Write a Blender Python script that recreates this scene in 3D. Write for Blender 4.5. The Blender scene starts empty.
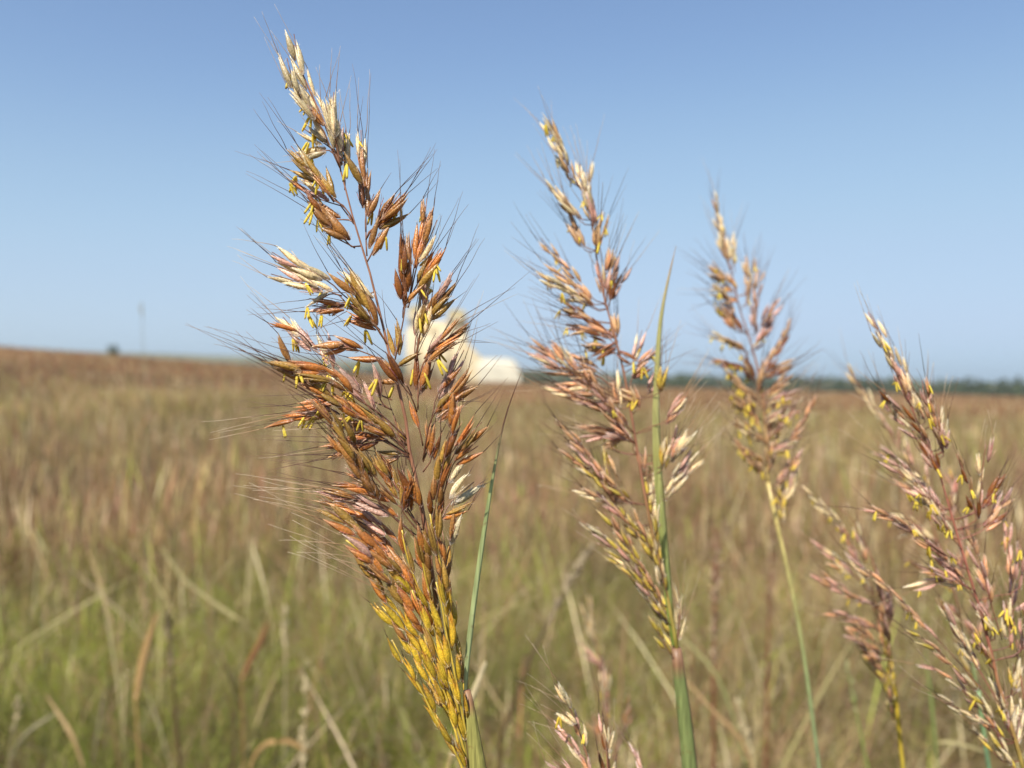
import bpy, math, random
import numpy as np
from mathutils import Vector, Matrix, Quaternion

R = random.Random(7)
NR = np.random.RandomState(11)
S = bpy.context.scene
COL = S.collection
rad = math.radians

# ------------------------------------------------------------------ colour helpers
def lin(c):
    return tuple(((v/255)/12.92 if v/255 <= 0.04045 else ((v/255+0.055)/1.055)**2.4) for v in c)
def mix(a, b, t): return tuple(a[i]*(1-t)+b[i]*t for i in range(3))
def mul(a, k): return tuple(v*k for v in a)

# ------------------------------------------------------------------ camera
EYE = 1.40
FPX = 773.0
PITCH = rad(0.6); ROLL = rad(1.25)
fwd = Vector((0, math.cos(PITCH), -math.sin(PITCH)))
up0 = Vector((0, math.sin(PITCH), math.cos(PITCH)))
rt0 = Vector((1, 0, 0))
rt = (rt0*math.cos(ROLL) + up0*math.sin(ROLL)).normalized()
up = (up0*math.cos(ROLL) - rt0*math.sin(ROLL)).normalized()
CAMPOS = Vector((0, 0, EYE))
cam = bpy.data.cameras.new('camera'); camo = bpy.data.objects.new('camera', cam); COL.objects.link(camo)
M = Matrix((rt, up, -fwd)).transposed().to_4x4(); M.translation = CAMPOS
camo.matrix_world = M
cam.sensor_width = 36; cam.lens = 36*FPX/1024
cam.clip_start = 0.01; cam.clip_end = 20000
cam.dof.use_dof = True; cam.dof.focus_distance = 0.243; cam.dof.aperture_fstop = cam.lens/3.1
S.camera = camo
def P(x, y, d):
    return CAMPOS + fwd*d + rt*((x-512)/FPX*d) + up*((384-y)/FPX*d)

# ------------------------------------------------------------------ light, sky
SUN_EL = rad(43); SUN_AZ = rad(-156)      # azimuth from +Y towards +X
sdir = Vector((math.sin(SUN_AZ)*math.cos(SUN_EL), math.cos(SUN_AZ)*math.cos(SUN_EL), math.sin(SUN_EL)))
w = bpy.data.worlds.new('World'); S.world = w; w.use_nodes = True
nt = w.node_tree; nt.nodes.clear()
o_ = nt.nodes.new('ShaderNodeOutputWorld'); bg = nt.nodes.new('ShaderNodeBackground'); sk = nt.nodes.new('ShaderNodeTexSky')
sk.sky_type = 'NISHITA'; sk.sun_disc = False; sk.sun_elevation = SUN_EL; sk.sun_rotation = SUN_AZ
sk.altitude = 400; sk.air_density = 1.0; sk.dust_density = 0.35; sk.ozone_density = 2.2
bg.inputs['Strength'].default_value = 1.0
cv = nt.nodes.new('ShaderNodeRGBCurve')
for ch, pts in ((0, ((0, 0), (.15, .168), (.27, .285), (.5, .37), (1, .40))), (1, ((0, 0), (.25, .272), (.43, .42), (.7, .492), (1, .52))), (2, ((0, 0), (.45, .475), (.66, .585), (.87, .635), (1, .66)))):
    c_ = cv.mapping.curves[ch]
    c_.points[0].location = pts[0]; c_.points[1].location = pts[-1]
    for q in pts[1:-1]: c_.points.new(*q)
cv.mapping.update()
sm = nt.nodes.new('ShaderNodeVectorMath'); sm.operation = 'SCALE'; sm.inputs['Scale'].default_value = 0.12   # the sky's strength, brought into the curve's range
nt.links.new(sk.outputs[0], sm.inputs[0]); nt.links.new(sm.outputs[0], cv.inputs['Color']); nt.links.new(cv.outputs[0], bg.inputs[0]); nt.links.new(bg.outputs[0], o_.inputs[0])
sl = bpy.data.lights.new('sun', 'SUN'); sl.energy = 5.0; sl.angle = rad(0.55); sl.color = (1, 0.955, 0.89)
so = bpy.data.objects.new('sun', sl); COL.objects.link(so)
so.rotation_euler = sdir.to_track_quat('Z', 'Y').to_euler()
S.view_settings.view_transform = 'Standard'; S.view_settings.look = 'None'
S.view_settings.exposure = 0.45; S.view_settings.gamma = 1.0
S.render.engine = 'CYCLES'
S.cycles.use_denoising = True
try: S.cycles.denoiser = 'OPENIMAGEDENOISE'
except Exception: pass
S.cycles.max_bounces = 6; S.cycles.diffuse_bounces = 3; S.cycles.transmission_bounces = 3; S.cycles.volume_bounces = 0
S.cycles.use_adaptive_sampling = True; S.cycles.adaptive_threshold = 0.01
S.cycles.caustics_reflective = False; S.cycles.caustics_refractive = False

# ------------------------------------------------------------------ materials
def mat(name, rough=0.55, spec=0.4, trans=0.25, noise_scale=900, noise_amt=0.25, stretch=(1, 1, 1), base=None, bump=0.0, sheen=0.0, spots=0.0):
    m = bpy.data.materials.new(name); m.use_nodes = True; t = m.node_tree; t.nodes.clear()
    N = t.nodes.new; L = t.links.new
    out = N('ShaderNodeOutputMaterial'); bs = N('ShaderNodeBsdfPrincipled')
    bs.inputs['Roughness'].default_value = rough; bs.inputs['Specular IOR Level'].default_value = spec
    if sheen: bs.inputs['Sheen Weight'].default_value = sheen
    if base is None:
        c = N('ShaderNodeVertexColor'); c.layer_name = 'Col'; csock = c.outputs[0]
    else:
        c = N('ShaderNodeRGB'); c.outputs[0].default_value = (*base, 1); csock = c.outputs[0]
    tc = N('ShaderNodeTexCoord'); mp = N('ShaderNodeMapping'); mp.inputs['Scale'].default_value = stretch
    L(tc.outputs['Object'], mp.inputs[0])
    nz = N('ShaderNodeTexNoise'); nz.inputs['Scale'].default_value = noise_scale; nz.inputs['Detail'].default_value = 4
    L(mp.outputs[0], nz.inputs['Vector'])
    mr = N('ShaderNodeMapRange'); mr.inputs['From Min'].default_value = 0.3; mr.inputs['From Max'].default_value = 0.7
    mr.inputs['To Min'].default_value = 1-noise_amt; mr.inputs['To Max'].default_value = 1+noise_amt
    L(nz.outputs[0], mr.inputs[0])
    vm = N('ShaderNodeVectorMath'); vm.operation = 'SCALE'
    L(csock, vm.inputs[0]); L(mr.outputs[0], vm.inputs['Scale'])
    cout = vm.outputs[0]
    if spots:   # dry brown flecks and nibbled scars
        n2 = N('ShaderNodeTexNoise'); n2.inputs['Scale'].default_value = 420; n2.inputs['Detail'].default_value = 3
        L(tc.outputs['Object'], n2.inputs['Vector'])
        m2 = N('ShaderNodeMapRange'); m2.inputs['From Min'].default_value = .62; m2.inputs['From Max'].default_value = .72
        m2.inputs['To Max'].default_value = spots; L(n2.outputs[0], m2.inputs[0])
        mc = N('ShaderNodeMix'); mc.data_type = 'RGBA'; mc.inputs[7].default_value = (*lin((128, 88, 56)), 1)
        L(m2.outputs[0], mc.inputs[0]); L(cout, mc.inputs[6]); cout = mc.outputs[2]
    L(cout, bs.inputs['Base Color'])
    if bump:
        b = N('ShaderNodeBump'); b.inputs['Strength'].default_value = bump; b.inputs['Distance'].default_value = 0.0004
        L(nz.outputs[0], b.inputs['Height']); L(b.outputs[0], bs.inputs['Normal'])
    if trans > 0:
        tr = N('ShaderNodeBsdfTranslucent'); L(vm.outputs[0], tr.inputs[0])
        mx = N('ShaderNodeMixShader'); mx.inputs[0].default_value = trans
        L(bs.outputs[0], mx.inputs[1]); L(tr.outputs[0], mx.inputs[2]); L(mx.outputs[0], out.inputs[0])
    else:
        L(bs.outputs[0], out.inputs[0])
    return m
M_GLUME = mat('glume', 0.27, 0.75, 0.38, 1800, 0.35, bump=0.5)
M_HAIR = mat('awn_fibre', 0.4, 0.5, 0.25, 500, 0.15)
M_ANTH = mat('anther', 0.55, 0.3, 0.35, 1500, 0.15, bump=0.2)
M_STEM = mat('culm', 0.36, 0.5, 0.1, 900, 0.3, (1, 1, 0.1), bump=0.3, spots=.6)
M_LEAF = mat('leaf', 0.4, 0.5, 0.3, 1500, 0.3, (1, 1, 0.04), bump=0.4, spots=.7)
M_GRASS = mat('field_grass', 0.6, 0.3, 0.3, 60, 0.15)
M_DRY = mat('dry_grass', 0.6, 0.3, 0.3, 200, 0.2)
M_TREE = mat('foliage', 0.7, 0.2, 0.15, 0.8, 0.2)
M_BARK = mat('bark', 0.8, 0.2, 0, 8, 0.2)
M_WALL = mat('pale_wall', 0.85, 0.2, 0, 0.25, 0.08)

# ------------------------------------------------------------------ mesh accumulator
class MB:
    def __init__(s): s.v = []; s.f = []; s.c = []
    def build(s, name, m, parent=None, origin=Vector((0, 0, 0)), smooth=True):
        me = bpy.data.meshes.new(name)
        me.from_pydata([tuple(Vector(v)-origin) for v in s.v], [], s.f)
        a = me.color_attributes.new('Col', 'FLOAT_COLOR', 'POINT')
        a.data.foreach_set('color', np.array([(c[0], c[1], c[2], 1) for c in s.c], dtype=np.float32).ravel())
        if smooth: me.polygons.foreach_set('use_smooth', [True]*len(me.polygons))
        me.materials.append(m); me.update()
        o = bpy.data.objects.new(name, me); COL.objects.link(o)
        if parent is not None: o.parent = parent
        else: o.location = origin
        return o
    def box(s, x0, x1, y0, y1, z0, z1, c):
        b = len(s.v)
        for z in (z0, z1):
            for x, y in ((x0, y0), (x1, y0), (x1, y1), (x0, y1)): s.v.append((x, y, z)); s.c.append(c)
        for q in ((0, 3, 2, 1), (4, 5, 6, 7), (0, 1, 5, 4), (1, 2, 6, 5), (2, 3, 7, 6), (3, 0, 4, 7)): s.f.append(tuple(b+i for i in q))
    def rings(s, rings, cols, close=True):
        k = len(rings[0]); b = len(s.v)
        for r, c in zip(rings, cols):
            for i, p in enumerate(r):
                s.v.append(tuple(p)); s.c.append(c[i] if isinstance(c, list) else c)
        for j in range(len(rings)-1):
            for i in range(k if close else k-1):
                a = b+j*k+i; n = b+j*k+(i+1) % k
                s.f.append((a, n, n+k, a+k))
        if close:
            s.f.append(tuple(b+i for i in range(k-1, -1, -1))); s.f.append(tuple(b+(len(rings)-1)*k+i for i in range(k)))
    def tube(s, pts, r, c, k=6):
        pts = [Vector(p) for p in pts]; n = len(pts)
        rr = r if isinstance(r, (list, tuple)) else [r]*n
        cc = c if isinstance(c, list) else [c]*n
        rings = []; ref = None
        for i in range(n):
            t = (pts[min(i+1, n-1)]-pts[max(i-1, 0)]).normalized()
            if ref is None: ref = t.orthogonal()
            a = (ref - t*ref.dot(t)).normalized(); b = t.cross(a); ref = a
            rings.append([pts[i]+(a*math.cos(6.28318*q/k)+b*math.sin(6.28318*q/k))*rr[i] for q in range(k)])
        s.rings(rings, cc)
    def sliver(s, p, q, wd, c0, c1):
        d = (q-p); o = d.orthogonal().normalized()*wd; o = Quaternion(d.normalized(), R.uniform(0, 6.28)) @ o
        b = len(s.v); mid = p.lerp(q, .5)
        s.v += [tuple(p-o*.5), tuple(p+o*.5), tuple(mid+o*.4), tuple(q), tuple(mid-o*.4)]
        s.c += [c0, c0, c1, c1, c1]; s.f.append((b, b+1, b+2, b+3, b+4))
    def ribbon(s, pts, ws, cs, side, fold=0.25):
        """a leaf blade: three verts across, folded along its midrib"""
        pts = [Vector(p) for p in pts]; n = len(pts); rings = []
        cols = []
        for i in range(n):
            t = (pts[min(i+1, n-1)]-pts[max(i-1, 0)]).normalized()
            sd = side[i] if isinstance(side, list) else side
            sd = (sd - t*sd.dot(t)).normalized(); nn = t.cross(sd)
            wv = ws[i]
            rings.append([pts[i]-sd*wv+nn*wv*fold, pts[i]-sd*wv*.5+nn*wv*fold*.4, pts[i]-nn*wv*.05, pts[i]+sd*wv*.5+nn*wv*fold*.4, pts[i]+sd*wv+nn*wv*fold])
            c = cs[i]; cols.append([mul(c, .92), c, mix(mul(c, 1.35), (.5, .52, .36), .12), c, mul(c, .9)])
        s.rings(rings, cols, close=False)

def tag(o, label=None, cat=None, group=None, kind=None):
    if label: o['label'] = label
    if cat: o['category'] = cat
    if group: o['group'] = group
    if kind: o['kind'] = kind
    return o
def empty(name, loc):
    o = bpy.data.objects.new(name, None); o.location = loc; o.empty_display_size = 0.02; COL.objects.link(o); return o

def resample(pts, n):
    pts = [Vector(p) for p in pts]
    if len(pts) == 1: return pts*n
    # Catmull-Rom smoothing then even spacing
    fine = []
    for i in range(len(pts)-1):
        p0 = pts[max(i-1, 0)]; p1 = pts[i]; p2 = pts[i+1]; p3 = pts[min(i+2, len(pts)-1)]
        for k in range(8):
            t = k/8
            fine.append(0.5*((2*p1)+(p2-p0)*t+(2*p0-5*p1+4*p2-p3)*t*t+(3*p1-p0-3*p2+p3)*t**3))
    fine.append(pts[-1])
    d = [0]
    for i in range(1, len(fine)): d.append(d[-1]+(fine[i]-fine[i-1]).length)
    out = []; j = 0
    for k in range(n):
        q = d[-1]*k/max(n-1, 1)
        while j < len(d)-2 and d[j+1] < q: j += 1
        seg = d[j+1]-d[j]
        out.append(fine[j].lerp(fine[j+1], (q-d[j])/seg if seg > 1e-12 else 0))
    return out

# ------------------------------------------------------------------ spikelets, awns, anthers
PAL = {  # (outer glume, inner glume, tip), linear
    'straw': (lin((240, 202, 140)), lin((255, 238, 188)), lin((255, 248, 224))),
    'brown': (lin((144, 82, 44)), lin((214, 154, 84)), lin((232, 196, 144))),
    'rust':  (lin((166, 78, 36)), lin((236, 158, 76)), lin((240, 196, 146))),
    'dark':  (lin((112, 62, 36)), lin((180, 112, 54)), lin((160, 108, 72))),
    'olive': (lin((142, 102, 44)), lin((214, 170, 80)), lin((220, 178, 116))),
    'pink':  (lin((204, 130, 116)), lin((246, 202, 174)), lin((255, 236, 220))),
    'salmon': (lin((212, 130, 90)), lin((250, 200, 144)), lin((255, 230, 200))),
    'tawny': (lin((182, 126, 84)), lin((240, 198, 140)), lin((252, 230, 196))),
    'lemon': (lin((192, 146, 46)), lin((250, 226, 104)), lin((255, 236, 190))),
    'gold':  (lin((172, 116, 30)), lin((246, 214, 70)), lin((232, 176, 90))),
}
HAIR = lin((246, 236, 220)); MAUVE = lin((172, 102, 106)); ANTH = lin((248, 226, 92))
def frame(t):
    a = t.orthogonal().normalized(); return a, t.cross(a)

def spikelet(mb, base, t, L, W, style, rng, detail=2):
    ca, cb, ct = PAL[style]
    j = rng.uniform(.66, 1.25); hue = rng.uniform(-.06, .06)
    ca = (ca[0]*j*(1+hue), ca[1]*j, ca[2]*j*(1-hue)); cb = (cb[0]*j, cb[1]*j, cb[2]*j)
    k = 10 if detail > 1 else 6
    rows = (0, .06, .18, .34, .5, .66, .82, .93, 1) if detail > 1 else (0, .12, .34, .6, .85, 1)
    a, b = frame(t); ang = rng.uniform(0, 6.28); a = Quaternion(t, ang) @ a; b = t.cross(a)
    shells = ((0.0, 1.0, ca, cb), (rng.uniform(.03, .1), rng.uniform(.8, .97), mix(ca, cb, .6), mix(cb, ct, .4)))
    if detail < 1: shells = shells[:1]
    bend = rng.uniform(-.06, .06); mid_tint = rng.uniform(0, .8)
    for off, ll, c1, c2 in shells:
        d = (t + a*off).normalized(); s2 = b; n2 = d.cross(s2)
        rings = []; cols = []
        for u in rows:
            wv = (math.sin(math.pi*u**.74)**1.1*1.04 if 0 < u < 1 else 0)
            wv = max(wv, .1 if u == 0 else .03)*W*.5
            c = base + d*(L*ll*u) + a*(off*W*1.2) + n2*(bend*L*math.sin(u*3.14))
            rings.append([c + s2*(math.cos(6.28318*q/k)*wv) + n2*(math.sin(6.28318*q/k)*wv*.62) for q in range(k)])
            row = []
            for q in range(k):
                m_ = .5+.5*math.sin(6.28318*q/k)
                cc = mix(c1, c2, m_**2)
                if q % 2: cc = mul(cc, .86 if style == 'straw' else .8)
                cc = mix(cc, cb, max(0, 1-abs(u-.45)/.3)*mid_tint)  # middle of the husk blended towards the inner glume colour
                cc = mix(cc, ct, max(0, (u-.62)/.38)*.75)
                if u < .13: cc = mix(cc, mul(MAUVE, .8), .45)
                row.append(cc)
            cols.append(row)
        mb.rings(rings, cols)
    hc = mix(HAIR, cb, .15 if style == 'straw' else .45)
    nh = {2: 24, 1: 14, 0: 5}[detail]*(2 if style == 'straw' else 1)
    for i in range(nh):
        u = rng.choice((0, 0, .02, rng.uniform(0, .95)))
        q = rng.uniform(0, 6.28); o = a*math.cos(q)+b*math.sin(q)
        wv = math.sin(math.pi*u**.78)*W*.45 if u > 0 else W*.1
        p = base + t*(L*u) + o*wv
        hl = L*rng.uniform(.1, .24)*(1.2 if u < .1 else .7)
        mb.sliver(p, p+(t*rng.uniform(.5, 1)+o*rng.uniform(.1, .7)).normalized()*hl, W*.055, hc, hc)
    if detail > 0:   # the hairy sterile pedicel beside it
        q = rng.uniform(0, 6.28); o = a*math.cos(q)+b*math.sin(q)
        pl = L*rng.uniform(.4, .7); e = base+(t+o*.3).normalized()*pl
        pc = mix(MAUVE, cb, rng.uniform(.2, .8))
        mb.tube([base, base.lerp(e, .5)+o*W*.1, e], [W*.05, W*.07, W*.05], pc, 4)
        for i in range(10 if detail > 1 else 4):
            p = base.lerp(e, rng.uniform(.2, 1)); qq = rng.uniform(0, 6.28)
            mb.sliver(p, p+(t+(a*math.cos(qq)+b*math.sin(qq))*.8).normalized()*L*rng.uniform(.08, .18), W*.05, hc, hc)

def awn(mb, p, t, end, rng, r=.00012, pale=False):
    L = (end-p).length
    o = Vector((rng.uniform(-1, 1), rng.uniform(-1, 1), rng.uniform(-1, 1)))*L
    c = p.lerp(end, .45) + t*L*rng.uniform(.03, .1) + o*.03
    pts = []
    for i in range(9):
        u = i/8; pts.append(p*(1-u)**2 + c*2*u*(1-u) + end*u*u + o*.008*math.sin(u*9))
    dk = lin((80, 50, 40)); pl = lin((176, 140, 108))
    if pale: dk = lin((178, 140, 100)); pl = lin((236, 222, 196))
    cols = [mix(dk, pl, max(0, u-.25)*(.9 if pale else .8)) for u in [i/8 for i in range(9)]]
    mb.tube(pts, [r*(1.15-.8*i/8) for i in range(9)], cols, 3)

def anther(mb, p, rng, L, detail=2):
    """a pair of lobes hanging from a thread"""
    drop = Vector((rng.gauss(0, .4), rng.gauss(0, .4), -1)).normalized()
    q = p + Vector((rng.uniform(-.3, .3), rng.uniform(-.3, .3), -.4))*L*rng.uniform(.3, .8)
    mb.tube([p, p.lerp(q, .5)+Vector((0, 0, L*.05)), q], [L*.02]*3, lin((236, 226, 180)), 3)
    side, _ = frame(drop)
    side = Quaternion(drop, rng.uniform(0, 6.28)) @ side
    c = mul(mix(ANTH, lin((206, 160, 40)), rng.uniform(0, .4)), rng.uniform(.85, 1.1))
    for s in (-1, 1):
        d = (drop + side*s*rng.uniform(.03, .32)).normalized()
        pts = [q+side*s*L*.05 + d*L*u for u in (0, .15, .5, .85, 1)]
        mb.tube(pts, [L*.03, L*.08, L*.09, L*.08, L*.04], [mul(c, .9), c, c, c, mix(c, lin((120, 84, 30)), rng.choice((.1, .8)))], 6 if detail > 1 else 5)

# ------------------------------------------------------------------ a whole seed-headed grass plant
def seed_grass(label, depth, axis, racemes, culm, seed, detail=2, spx=32., branch_col=None, anth_boost=1.0,
               awn_px=62., leaf=None, sheath=None, keep=100, group='seed-headed prairie grasses in the foreground',
               culm_col=None, lean=(0.05, 0.0), remap={'rust': 'salmon', 'brown': 'tawny', 'gold': 'lemon', 'olive': 'tawny'}, mult=1.15, ygold=0, dup=True):
    """axis, racemes: traced outline points at this depth; culm: points below the panicle. Each raceme swings off in depth."""
    rng = random.Random(seed)
    spx = spx*(.9 if detail < 3 and not ygold else 1.0); k = depth/FPX; L0 = spx*k
    foot_px = culm[-1]
    pb = P(*foot_px, depth)
    base = Vector((pb.x+lean[0], pb.y+lean[1], 0.0)); 
    root = empty('grass_plant', base); tag(root, label, 'grass plant', group)
    sc = culm_col or [lin((150, 140, 62)), lin((112, 128, 72)), lin((96, 120, 74))]
    # stem: ground -> culm -> axis
    a3 = resample([P(x, y, depth) for x, y in axis], 26)
    c3 = [P(x, y, depth) for x, y in culm]
    low = c3[-1]
    slope = (c3[-1]-c3[-2]).normalized()
    down = [low.lerp(base, u)+slope*(math.sin(u*math.pi)*.05) for u in (.25, .5, .75, 1)]
    st = MB(); cw = culm[0] if False else None
    pts = list(reversed(down)) + resample(list(reversed(c3)), 10)
    rw = L0*.13
    st.tube(pts, [rw*1.1]*4+[rw]*len(pts[4:]), [sc[2]]*4+[mix(sc[2], sc[1], min(1, i/4)) if i < 5 else mix(sc[1], sc[0], (i-4)/5) for i in range(len(pts[4:]))], 8)
    st.build('stem', M_STEM, root, base)
    ax = MB(); bc = branch_col or lin((150, 104, 78))
    ax.tube(a3, [L0*.095*(1-i/25)**1.4+L0*.016 for i in range(26)], [mix(sc[0], bc, min(1, i/8)) for i in range(26)], 6)
    ax.build('panicle_axis', M_STEM, root, base)
    if dup and not ygold:   # fuller: most racemes have a slightly shorter neighbour on the far or near side
        extra = []
        for rc in racemes:
            if len(extra) > 42 or rc['n'] < 3: continue
            if depth < .33 and rng.random() < .45: continue
            sx_, sy_ = rng.gauss(0, spx*.28), rng.gauss(0, spx*.3); f = rng.uniform(.7, .95); p0 = rc['p'][0]
            q = dict(rc); q['p'] = [(p0[0]+(a_-p0[0])*f+sx_*(i+1)/len(rc['p']), p0[1]+(b_-p0[1])*f+sy_*(i+.4)/len(rc['p'])+spx*.12) for i, (a_, b_) in enumerate(rc['p'])]
            q['n'] = max(2, int(rc['n']*.8)); q.pop('z', None); extra.append(q)
        racemes = racemes+extra
    sp_list = []
    for rc in racemes:
        path = rc['p']; n = rc['n']; style = rc['s']
        stalk = rc.get('st')
        if stalk is None:
            x0, y0 = path[0]   # attach to the axis a little below
            cand = [(ax_, ay_) for ax_, ay_ in axis_px(axis) if ay_ > y0-4] or [axis[0]]
            bx, by = min(cand, key=lambda q: abs(math.hypot(q[0]-x0, q[1]-y0)-spx*.5) + abs(q[1]-y0-spx*.4)*.4)
            stalk = [(bx, by), ((bx+x0)/2+rng.uniform(-2, 2), (by+y0)/2+rng.uniform(-1, 3))]
        allpx = list(stalk)+list(path)
        ln = sum(math.dist(allpx[i], allpx[i+1]) for i in range(len(allpx)-1))
        swing = rc.get('z', rng.uniform(-.42, .42))*ln*k
        full = []; acc = 0
        for i, q in enumerate(allpx):
            if i: acc += math.dist(allpx[i], allpx[i-1])
            u = acc/max(ln, 1e-6)
            d = depth + swing*(u*(1.4-.4*u)); full.append(P(*q, d))
        ns = max(8, int(ln/9)); full3 = resample(full, ns)
        br = MB(); gy = ygold and path[0][1] > 600
        br.tube(full3, [L0*(.045 if gy else .026)*(1-.5*i/ns) for i in range(ns)], lin((206, 176, 70)) if gy else mix(bc, mul(bc, .5), rng.random()), 5)
        br.build('branch', M_STEM, root, base)
        p3 = resample(full[len(stalk):], 24)
        tgt = rc.get('a')
        tg3 = [P(*q, depth+swing*1.2) for q in (tgt if isinstance(tgt, list) else [tgt])] if tgt else None
        plen = sum((p3[i+1]-p3[i]).length for i in range(23))
        usable = max(plen - L0*.85, 0)
        n = n if n < 3 else max(2, int(n*mult+rng.random()*.9))
        for i in range(n):
            u = (i/(n-1) if n > 1 else 0)
            fi = u*usable/max(plen, 1e-6)*23 + rng.uniform(-.5, .5)
            fi = min(max(fi, 0), 21.9); i0 = int(fi)
            pos = p3[i0].lerp(p3[i0+1], fi-i0)
            t = (p3[min(i0+7, 23)]-p3[i0]).normalized()
            perp = Quaternion(t, rng.uniform(0, 6.28)) @ t.orthogonal().normalized()
            side = (1 if i % 2 else -1)
            inpl = t.cross(fwd).normalized()*side
            ang = rng.uniform(.02, .16) if n > 1 else 0
            if ygold and path[0][1] > 610: ang *= .4
            t2 = (t + inpl*ang + perp*rng.uniform(0, .12)).normalized()
            pos = pos + inpl*L0*rng.uniform(.0, .12) + fwd*L0*rng.uniform(-.13, .13)
            L = L0*rng.uniform(.85, 1.2)*rc.get('l', 1); W = L*rng.uniform(.15, .215)*(1 if ygold else .92)*rc.get('w', 1)
            sty = style if isinstance(style, str) else rng.choice(style)
            sty = remap.get(sty, sty)
            ph = (axis[0][1]-(384-((pos-CAMPOS).dot(up)/(pos-CAMPOS).dot(fwd))*FPX))/(axis[0][1]-axis[-1][1])
            if ph > .83 and rng.random() < .7: sty = 'straw'
            if rc.get('pale') and n > 7 and rng.random() < .5: awn_skip = True
            else: awn_skip = False
            if ygold:
                yy = 384-((pos-CAMPOS).dot(up)/(pos-CAMPOS).dot(fwd))*FPX
                yy += ((pos-CAMPOS).dot(rt)/(pos-CAMPOS).dot(fwd)*FPX+512-425)*.7
                if yy > ygold+55: sty = 'gold' if rng.random() < .9 else 'olive'
                elif yy > ygold: sty = rng.choice(('gold', 'gold', 'olive', 'rust', 'brown'))
                elif sty == 'gold': sty = rng.choice(('brown', 'rust', 'olive'))
            tip = pos + t2*L
            al = rc.get('al', 1.)
            if n > 4 and u < .55 and rng.random() < .55: al = 0
            if al and not awn_skip:
                dl = awn_px*k*rng.uniform(.7, 1.15)*al
                if tg3:
                    e = rng.choice(tg3); v = e-tip
                    dl = min(max(v.length*rng.uniform(.85, 1.15), awn_px*k*.6), awn_px*k*1.9)
                    dr = (v.normalized() + t2*.12 + perp*.11).normalized()
                else:
                    dr = (t2*1.1 + perp*.25 + Vector((0, 0, .12))).normalized()
                awn_e = tip + dr*dl
            else: awn_e = None
            na = rc.get('an', .22)*anth_boost*(.85 if ygold else .55)
            na = 1 if rng.random() < na else 0
            sp_list.append((pos, t2, L, W, sty, awn_e, na, rc.get('pale', sty in ('straw', 'pink') and rng.random() < .5)))
    # nearest and largest first
    order = sorted(range(len(sp_list)), key=lambda i: (sp_list[i][0]-CAMPOS).dot(fwd)/sp_list[i][2]*L0)
    rest = MB(); ra = MB(); rn = MB()
    r_awn = .12*.001*(depth/.243)**.35
    for cnt, i in enumerate(order):
        pos, t2, L, W, sty, ae, na, pale = sp_list[i]
        one = cnt < keep
        s_ = MB() if one else rest
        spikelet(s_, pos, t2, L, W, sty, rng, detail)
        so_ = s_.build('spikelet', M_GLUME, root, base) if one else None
        if ae is not None:
            m_ = MB() if one else ra
            awn(m_, pos+t2*L*.93, t2, ae, rng, r_awn, pale)
            if one: m_.build('awn', M_HAIR, so_, base)
        if na:
            m_ = MB() if one else rn
            anther(m_, pos+t2*L*rng.uniform(.3, .9), rng, L*rng.uniform(.34, .54), detail)
            if one: m_.build('anther', M_ANTH, so_, base)
    if rest.v:
        ro = rest.build('spikelet_cluster', M_GLUME, root, base); ro['kind'] = 'stuff'
        if ra.v: q = ra.build('awn_cluster', M_HAIR, ro, base); q['kind'] = 'stuff'
        if rn.v: q = rn.build('anther_cluster', M_ANTH, ro, base); q['kind'] = 'stuff'
    if leaf: 
        lb = MB(); lp = resample([P(x, y, depth+dz) for x, y, dz in leaf['p']], 22)
        n = 22; ws = [leaf['w']*k*.5*(min(1, .5+u*4) * (1-max(0, u-.45)/.55)**.8*.97+.03) for u in [i/21 for i in range(n)]]
        cs = []
        for i in range(n):
            u = i/21; c = mix(leaf['c'][0], leaf['c'][1], min(1, u*1.5)); c = mix(c, leaf['c'][2], max(0, min(1, (u-leaf['tip'])/.2))); cs.append(c)
        sd = [Quaternion(fwd, 0) @ (rt*math.cos(leaf['tw'][0]+(leaf['tw'][1]-leaf['tw'][0])*i/21)+fwd*math.sin(leaf['tw'][0]+(leaf['tw'][1]-leaf['tw'][0])*i/21)) for i in range(n)]
        lb.ribbon(lp, ws, cs, sd, .45); lb.build('leaf_blade', M_LEAF, root, base)
    if sheath:
        sh = MB(); q = resample([P(x, y, depth) for x, y in sheath['p']], 14)
        rr = [sheath['r'][0]*k+(sheath['r'][1]-sheath['r'][0])*k*(i/13)**.6 for i in range(14)]
        # flattened tube coloured green on the face and purple-brown at the margin
        rings = []; cols = []
        for i in range(14):
            t = (q[min(i+1, 13)]-q[max(i-1, 0)]).normalized(); s1 = t.cross(fwd).normalized(); s2 = t.cross(s1)
            rings.append([q[i]+s1*math.cos(6.28318*m/16)*rr[i]+s2*math.sin(6.28318*m/16)*rr[i]*.8 for m in range(16)])
            g = sheath['c']; row = []
            for m in range(16):
                c = mul(g, 1.12 if m % 2 else .9)
                if m in sheath.get('edge', ()): c = lin((104, 72, 66))
                if i < 2: c = mix(c, lin((168, 110, 90)), .7)
                row.append(c)
            cols.append(row)
        rings.append([base+Vector((math.cos(6.28318*m/16), math.sin(6.28318*m/16), 0))*.0018+Vector((0, 0, .6)) for m in range(16)]) if False else None
        sh.rings(rings, cols); sh.build('leaf_sheath', M_LEAF, root, base)
    return root
def axis_px(axis):
    out = []
    for i in range(len(axis)-1):
        for j in range(6):
            u = j/6; out.append((axis[i][0]*(1-u)+axis[i+1][0]*u, axis[i][1]*(1-u)+axis[i+1][1]*u))
    return out+[axis[-1]]
def r(p, n, s, **kw):
    d = dict(p=p, n=n, s=s); d.update(kw); return d

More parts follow.
